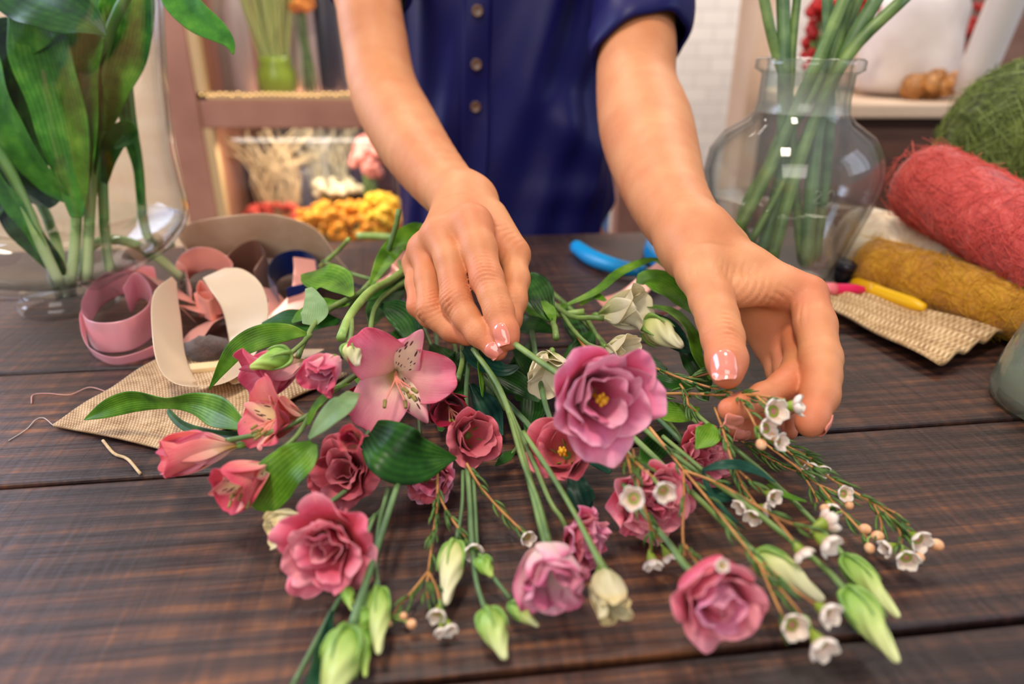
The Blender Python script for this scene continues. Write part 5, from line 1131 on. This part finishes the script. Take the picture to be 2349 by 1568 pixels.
t = flower('alstroemeria', 'cream alstroemeria facing right between the two hands', 'flower', [(1260, 690, 40), (1310, 725, 46), (1360, 728, 50), (1385, 730, 50)], [7, 6, 6, 7], 'stem')
p = P(1432, 712, 50); alst(t, p, F_(.80, -.50, .35), mm(92, p), None, 43, ('awhite', 'awhite'), .2, (18, 24, 30, 60), (14, 20, 26, 50), False)
p = P(1425, 800, 44); alst(t, p, F_(.6, -.75, .2), mm(66, p), None, 45, ('awhite', 'awhite'), .2, (18, 24, 20, 30), (14, 20, 16, 30), False)
stem(t, [(1280, 700, 42), (1310, 750, 44), (1350, 790, 44), (1385, 800, 44)], [5, 5, 5, 6], 'stem', 'branch')
bud(t, P(1482, 742, 44), P(1575, 800, 40)-P(1482, 742, 44), .034, .0095, 'budc')
leaf(t, [(1300, 700, 44), (1370, 668, 52), (1430, 622, 60), (1500, 598, 64), (1550, 632, 62)], [6, 14, 16, 16, 8], 'leaf', 20, .2, seed=26)
leaf(t, [(1460, 640, 58), (1500, 640, 60), (1555, 675, 56), (1600, 722, 50)], [14, 36, 36, 10], 'leaf', 0, .15, seed=27)
leaf(t, [(1475, 700, 50), (1540, 715, 52), (1585, 760, 50), (1600, 820, 44), (1630, 872, 38)], [8, 16, 16, 14, 2], 'leaf', 15, .2, seed=28)
leaf(t, [(1440, 740, 44), (1500, 745, 40), (1560, 790, 34), (1600, 800, 30)], [10, 34, 30, 8], 'bleaf', 0, .2, seed=29)
leaf(t, [(1330, 700, 44), (1360, 680, 48), (1390, 690, 48)], [3, 14, 4], 'leaf', 0, seed=30)
# ---------- loose foliage under the hands: each sprig a thing
def sprig(label, pts, leaves, r=5, mt='stem'):
    t = thing('leafy_sprig', label, 'sprig', P(*pts[0])); stem(t, pts, r, mt)
    for k, lf in enumerate(leaves): leaf(t, *lf, seed=k+40)
    return t
sprig('dark leafy sprig lying under the big pink flower', [(1340, 720, 34), (1400, 820, 30), (1450, 900, 26), (1500, 960, 22)],
      [([(1400, 820, 30), (1460, 830, 30), (1530, 850, 28)], [6, 34, 6], 'dleaf', 0), ([(1450, 880, 26), (1500, 935, 30), (1560, 950, 28), (1605, 935, 26)], [6, 26, 28, 3], 'leaf', 0), ([(1360, 760, 32), (1330, 820, 26), (1320, 900, 22)], [6, 36, 8], 'dleaf', 0), ([(1480, 860, 30), (1540, 880, 30), (1610, 880, 28)], [6, 20, 4], 'dleaf', 0)])
sprig('dark blue green leaves below the left fingertips', [(1060, 740, 36), (1100, 820, 34), (1130, 880, 26), (1160, 940, 16)],
      [([(1060, 770, 40), (1090, 820, 42), (1150, 850, 40), (1190, 840, 38)], [8, 24, 22, 6], 'bleaf', 0), ([(1100, 790, 44), (1100, 850, 40), (1106, 910, 36)], [8, 13, 3], 'leaf', 60), ([(1130, 860, 30), (1180, 880, 26), (1240, 920, 20)], [8, 32, 8], 'dleaf', 0), ([(1070, 800, 30), (1040, 850, 28), (1020, 880, 24)], [6, 30, 8], 'dleaf', 0)])
sprig('dark leafy sprig behind the left hand', [(900, 560, 20), (930, 640, 34), (960, 720, 36), (1000, 820, 30)],
      [([(930, 650, 34), (880, 700, 34), (850, 750, 34)], [6, 36, 6], 'dleaf', 0), ([(960, 740, 36), (920, 780, 36), (900, 840, 30)], [6, 30, 6], 'dleaf', 0), ([(990, 790, 34), (1020, 830, 32), (1060, 850, 26)], [6, 34, 8], 'dleaf', 0), ([(1000, 820, 30), (970, 870, 24), (950, 930, 16)], [6, 36, 8], 'dleaf', 0)])
sprig('leafy sprig low between the two hands', [(1230, 640, 16), (1300, 700, 28), (1380, 780, 28), (1440, 860, 20)],
      [([(1290, 690, 28), (1330, 760, 26), (1340, 810, 22)], [6, 34, 8], 'dleaf', 0), ([(1220, 780, 22), (1200, 850, 16), (1190, 920, 12)], [6, 34, 8], 'dleaf', 0), ([(1560, 790, 30), (1600, 850, 24), (1620, 920, 20)], [10, 30, 6], 'dleaf', 0), ([(1300, 700, 34), (1250, 720, 32), (1200, 700, 32)], [6, 26, 6], 'leaf', 0)])
sprig('blue green leaf curled on the table below the dusty pink flower', [(1300, 960, 24), (1330, 1040, 14), (1322, 1100, 8)],
      [([(1322, 1098, 8), (1330, 1130, 9), (1345, 1160, 6), (1362, 1172, 3)], [18, 30, 26, 4], 'bleaf', 0), ([(1300, 990, 22), (1360, 1040, 16), (1400, 1085, 10)], [8, 32, 6], 'bleaf', 0)])
sprig('single small green leaf resting on the smaller frilly flower', [(1560, 900, 34), (1600, 950, 36), (1628, 975, 38)], [([(1632, 972, 40), (1622, 1000, 38), (1596, 1030, 34)], [6, 30, 2], 'leaf', 0)])
sprig('long blue green leaves lying across the waxflower at the right', [(1520, 1000, 34), (1580, 1050, 32), (1612, 1078, 32)],
      [([(1612, 1078, 34), (1665, 1066, 38), (1720, 1074, 36), (1780, 1106, 30)], [5, 13, 13, 1], 'bleaf', 0), ([(1612, 1080, 33), (1625, 1125, 30), (1665, 1175, 24), (1712, 1216, 18)], [5, 12, 9, 1], 'bleaf', 30), ([(1850, 1150, 24), (1800, 1135, 22), (1760, 1110, 20)], [2, 9, 3], 'leaf', 0)])
sprig('tiny green leaf tips lying left of the dusty pink flower', [(1190, 1020, 10), (1165, 1050, 6)], [([(1180, 1035, 8), (1160, 1050, 7), (1136, 1068, 5)], [5, 13, 2], 'dleaf', 0)], 4)
for lab, pts, r, mt in (('thin stem crossing up to the orange flowers behind the left hand', [(735, 610, 34), (775, 575, 50), (800, 548, 66)], 5, 'lstem'), ('knobbly pale stem end above the leaves at the left', [(850, 640, 50), (800, 625, 46), (740, 600, 40)], 5, 'stem'), ('thick stem rising steeply behind the left hand', [(800, 700, 40), (870, 620, 56), (905, 530, 84), (915, 480, 100)], 6, 'stem'),
    ('pale stem lying flat behind the left hand', [(820, 540, 20), (900, 544, 20), (960, 560, 22)], 8, 'lstem'), ('long stem running right out of the left hand', [(1190, 680, 40), (1260, 720, 38), (1340, 715, 42)], 8, 'lstem'),
    ('dark stem under the held flower stem', [(1100, 860, 20), (1200, 960, 12), (1230, 1000, 8)], 7, 'bstem'), ('parallel dark stem in the centre shade', [(1000, 760, 26), (1010, 900, 14), (1040, 960, 10)], 6, 'bstem'), ('brown green stem in the centre right shade', [(1320, 760, 34), (1380, 860, 28), (1440, 930, 26)], 5, 'wood_twig')):
    t = thing('cut_flower', lab, 'flower', P(*pts[0])); stem(t, pts, r, mt)
sprig('deep green leaves added to darken the gap between the stems and the big pink flower', [(1180, 800, 24), (1210, 880, 16), (1235, 950, 10)],
      [([(1190, 830, 22), (1150, 880, 14), (1120, 930, 8)], [6, 36, 6], 'dleaf', 0), ([(1215, 870, 20), (1225, 930, 14), (1210, 1000, 8)], [6, 32, 6], 'dleaf', 0), ([(1180, 800, 30), (1230, 850, 26), (1290, 880, 22)], [6, 34, 6], 'dleaf', 0)])  # extra leaves put in to deepen the darkness below the bouquet
sprig('deep green leaves added to darken the gap left of the crossing stems', [(1040, 780, 24), (1060, 860, 18), (1110, 930, 10)],
      [([(1060, 860, 20), (1030, 930, 14), (1010, 990, 8)], [6, 34, 6], 'dleaf', 0), ([(1080, 880, 18), (1120, 940, 12), (1150, 1000, 6)], [6, 30, 6], 'bleaf', 0), ([(920, 840, 26), (900, 900, 18), (870, 950, 10)], [6, 36, 6], 'dleaf', 0)])  # dark foliage added to stand in for shade among the stems
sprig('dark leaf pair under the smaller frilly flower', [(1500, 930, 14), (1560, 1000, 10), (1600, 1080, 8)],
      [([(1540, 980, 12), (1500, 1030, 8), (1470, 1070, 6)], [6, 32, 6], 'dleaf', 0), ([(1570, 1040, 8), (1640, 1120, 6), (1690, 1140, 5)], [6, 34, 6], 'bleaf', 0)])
# ---------- waxflower
M['wax'] = m_grad('wax_petal', [(0, (226, 180, 160)), (.5, (240, 222, 206)), (1, (248, 240, 230))], noise=.12, rough=.35, amt=.2)
M['waxcup'] = m_grad('wax_cup', [(0, (128, 150, 40)), (.55, (176, 180, 80)), (1, (216, 150, 110))], noise=.1, rough=.4)
M['waxeye'] = simple('wax_eye', (176, 112, 96), .4)
M['waxbud'] = varied('wax_bud', (214, 140, 80), (238, 196, 156), 300, .35)
def waxbloom(t, p, ax, r):
    ax = nrm(ax); b = mesh('blossom', *(lambda q: (q[0], q[1]))(lathe(p-ax*r*1.5, [(r*.14, 0), (r*.3, r*.35), (r*.55, r*1.0), (r*.60, r*1.35), (r*.5, r*1.42), (r*.1, r*1.40)], 16, axis=ax)), M['waxcup'], t)
    e1 = nrm(np.cross(ax, (.2, .1, 1))); e2 = np.cross(ax, e1); Vs = []; n = 0; Fs = []; UV = []
    for k in range(5):
        a = k*1.2566+p[0]*90; E = e1*math.cos(a)+e2*math.sin(a)
        V, F, uv = petal(p-ax*r*.25+E*r*.45, ax, E, r*1.35, r*.62, (62, 52, 20, -30), 2, .05, (.30, 2.6), .6, .5, .9, k, 7, 7, cup=-.16); Vs.append(V); Fs += [tuple(i+n for i in f) for f in F]; n += len(V); UV.append(uv)
    mesh('centre', *lathe(p-ax*r*.12, [(r*.42, 0), (r*.3, r*.03), (r*.12, r*.1), (r*.02, r*.25)], 12, axis=ax), M['waxeye'], b)
    mesh('petals', np.vstack(Vs), Fs, M['wax'], b, uv=np.vstack(UV), mods=[('solid', .0004)])
def wax(label, paths, blossoms, buds=(), r=3.2, needles=1.0, seed=0):
    """paths: lists of (px,py,z); the first is the main twig; blossoms (px,py,z,radius px[,dir])"""
    t = thing('waxflower_sprig', label, 'waxflower', P(*paths[0][0])); g = np.random.default_rng(seed); nd = []
    ends = []
    for k, pp in enumerate(paths):
        stem(t, pp, [r*(1 if k == 0 else .8)]*(len(pp)-1)+[r*.6], 'wood_twig', 'twig' if k == 0 else 'branch')
        c = spline([P(*q) for q in pp], 40); Lc = np.linalg.norm(np.diff(c, axis=0), axis=1).sum(); ends.append(c)
        for _ in range(int(Lc*260*needles)):
            i = g.integers(2, 38); T = nrm(c[i+1]-c[i-1]); s = nrm(np.cross(T, g.normal(size=3))); l = g.uniform(.006, .012)
            nd.append(tube([c[i], c[i]+nrm(T*.8+s*.5)*l*.5, c[i]+nrm(T+s*.35)*l], [.0004, .00075, .00015], 5, 4))
    if nd:
        o = mesh('needles', *join(*nd), M['needle'], t)
    allc = np.vstack(ends)
    for q in list(blossoms):
        p = P(*q[:3]); rr = mm(q[3]*.95, p); j = np.argmin(np.linalg.norm(allc-p, axis=1)); src = allc[max(j-3, 0)] if np.linalg.norm(allc[j]-p) < .004 else allc[j]
        ax = nrm(p-src+F_(0, -.002, .001)) if len(q) < 5 else nrm(q[4]); waxbloom(t, p, ax, rr)
        mesh('pedicel', *tube([allc[j], (allc[j]+p-ax*rr*1.4)/2+g.normal(size=3)*.0006, p-ax*rr*1.45], [mm(2.6, p)]*3, 6), M['needle'] if q[3] < 15 else M['lstem'], t)
    for q in buds:
        p = P(*q[:3]); rr = mm(q[3], p); j = np.argmin(np.linalg.norm(allc-p, axis=1)); ax = nrm(p-allc[j]+F_(.0001, -.002, 0))
        b = mesh('bud', *lathe(p-ax*rr, [(rr*.3, 0), (rr*.8, rr*.5), (rr, rr*1.1), (rr*.75, rr*1.8), (rr*.2, rr*2.1)], 14, axis=ax), M['waxbud'], t, mods=[('sub', 1)])
        mesh('pedicel', *tube([allc[j], p-ax*rr*.9], [mm(2.4, p)]*2, 6), M['lstem'], t)
    return t
wax('waxflower twig ending in one blossom left of the blush flower', [[(1070, 1062, 26), (1095, 1105, 20), (1135, 1155, 14), (1175, 1195, 12), (1198, 1218, 11)]], [(1210, 1232, 11, 17)], seed=1)
wax('branched waxflower twig at the front left with buds on the table', [[(1004, 1080, 22), (1002, 1160, 16), (992, 1240, 12), (982, 1310, 10)], [(1003, 1130, 18), (1030, 1180, 16), (1055, 1215, 15), (1075, 1240, 14)], [(982, 1310, 10), (950, 1350, 8), (915, 1390, 6), (897, 1415, 5)], [(984, 1312, 10), (978, 1345, 10), (982, 1372, 9)], [(984, 1312, 10), (1000, 1345, 11), (1008, 1375, 11)]],
    [(1085, 1262, 14, 21), (1003, 1408, 10, 20), (1032, 1440, 8, 17), (1012, 1446, 7, 15)], [(925, 1412, 8, 10), (943, 1430, 8, 13), (893, 1430, 6, 8)], seed=2, needles=1.2)
wax('waxflower sprig pinched between thumb and finger of the right hand in the photo', [[(1475, 905, 30), (1560, 902, 40), (1650, 905, 50), (1720, 905, 56), (1800, 915, 60)], [(1470, 828, 40), (1530, 855, 46), (1600, 880, 50), (1680, 900, 54)], [(1690, 905, 54), (1715, 940, 56), (1735, 980, 52), (1748, 1005, 46)], [(1735, 908, 58), (1755, 925, 60), (1768, 935, 60)], [(1540, 860, 46), (1580, 866, 46), (1640, 852, 46)], [(1560, 880, 44), (1575, 905, 42), (1580, 930, 40), (1600, 945, 36)]],
    [(1776, 943, 62, 27, F_(.2, -.8, .5)), (1826, 930, 62, 24, F_(.85, -.4, .3)), (1758, 982, 54, 22), (1786, 1012, 48, 20)], [(1746, 1018, 48, 14), (1770, 1000, 50, 12)], 3.6, 1.3, 3)
wax('longest waxflower sprig reaching furthest right over the bare planks', [[(1735, 985, 30), (1800, 1030, 26), (1870, 1075, 22), (1945, 1120, 18), (2000, 1152, 16), (2050, 1190, 15), (2090, 1222, 14)], [(2003, 1153, 16), (2020, 1190, 14), (2022, 1225, 12)], [(2035, 1178, 15), (2062, 1215, 13), (2068, 1250, 12)], [(2015, 1158, 16), (2060, 1180, 17), (2085, 1204, 16)]],
    [(2108, 1238, 14, 24), (2080, 1280, 12, 24), (2036, 1256, 10, 19)], [(2148, 1248, 12, 15), (2108, 1276, 8, 12)], 3.0, 1.5, 4)
wax('middle waxflower sprig between the long one and the green stems', [[(1745, 1010, 26), (1820, 1065, 22), (1880, 1115, 18), (1915, 1155, 16), (1955, 1195, 13), (1990, 1235, 10)], [(1880, 1112, 18), (1910, 1125, 18), (1930, 1135, 18)], [(1850, 1100, 18), (1870, 1135, 14), (1875, 1155, 13)]],
    [(1936, 1132, 20, 17), (1905, 1165, 14, 21), (1902, 1195, 12, 17)], [(1946, 1156, 16, 12), (1892, 1166, 17, 12), (1984, 1212, 12, 13), (2012, 1229, 11, 14), (1994, 1256, 9, 13)], 3.0, 1.5, 5)
wax('waxflower sprig forking into three across the right foreground', [[(1490, 980, 40), (1530, 1030, 38), (1568, 1078, 36)], [(1568, 1078, 36), (1640, 1105, 36), (1720, 1150, 36), (1790, 1190, 34), (1860, 1215, 32)], [(1568, 1078, 36), (1620, 1140, 34), (1680, 1215, 30), (1730, 1280, 28), (1790, 1350, 26), (1840, 1410, 24)], [(1568, 1078, 36), (1569, 1150, 30), (1566, 1220, 24), (1570, 1275, 22)], [(1572, 1250, 24), (1600, 1290, 28), (1630, 1310, 36)], [(1770, 1180, 34), (1800, 1215, 32), (1820, 1240, 30)], [(1740, 1290, 28), (1780, 1380, 24), (1800, 1420, 20)], [(1750, 1290, 28), (1820, 1350, 28), (1870, 1385, 26)]],
    [(1895, 1198, 32, 26), (1898, 1246, 30, 28), (1838, 1266, 26, 24), (1656, 1297, 50, 14), (1818, 1434, 22, 30), (1884, 1480, 22, 32), (1898, 1405, 26, 28)], [], 3.8, .6, 6)
wax('waxflower sprig with two blossoms lying on the frilly middle flower', [[(1425, 1010, 44), (1440, 1050, 46), (1448, 1085, 46)], [(1440, 1040, 46), (1470, 1070, 50), (1500, 1095, 50)], [(1452, 1030, 46), (1462, 1100, 44), (1480, 1170, 36), (1500, 1220, 24), (1515, 1240, 18)], [(1490, 1200, 28), (1492, 1235, 20), (1492, 1262, 16)]],
    [(1453, 1143, 48, 26), (1522, 1125, 52, 24), (1496, 1290, 12, 22), (1532, 1277, 12, 18)], [], 3.4, 1.1, 7)
wax('waxflower sprig dropping from the fingertips into the stems', [[(1640, 935, 44), (1660, 990, 42), (1680, 1060, 36), (1702, 1110, 30)], [(1690, 1075, 34), (1730, 1110, 32), (1752, 1125, 30)], [(1700, 1110, 30), (1730, 1150, 26), (1742, 1165, 24)]],
    [(1772, 1138, 30, 19), (1700, 1160, 24, 18), (1728, 1182, 22, 20), (1755, 1165, 24, 16)], [], 3.2, 1.2, 8)
wax('short leafy waxflower sprig right under the little finger', [[(1690, 985, 24), (1760, 1000, 24), (1820, 1030, 22), (1870, 1055, 20), (1888, 1070, 18)], [(1700, 1010, 20), (1780, 1060, 16), (1850, 1090, 12)]],
    [(1862, 1072, 18, 18), (1885, 1078, 18, 16), (1842, 1062, 20, 14)], [], 3.0, 2.2, 9)
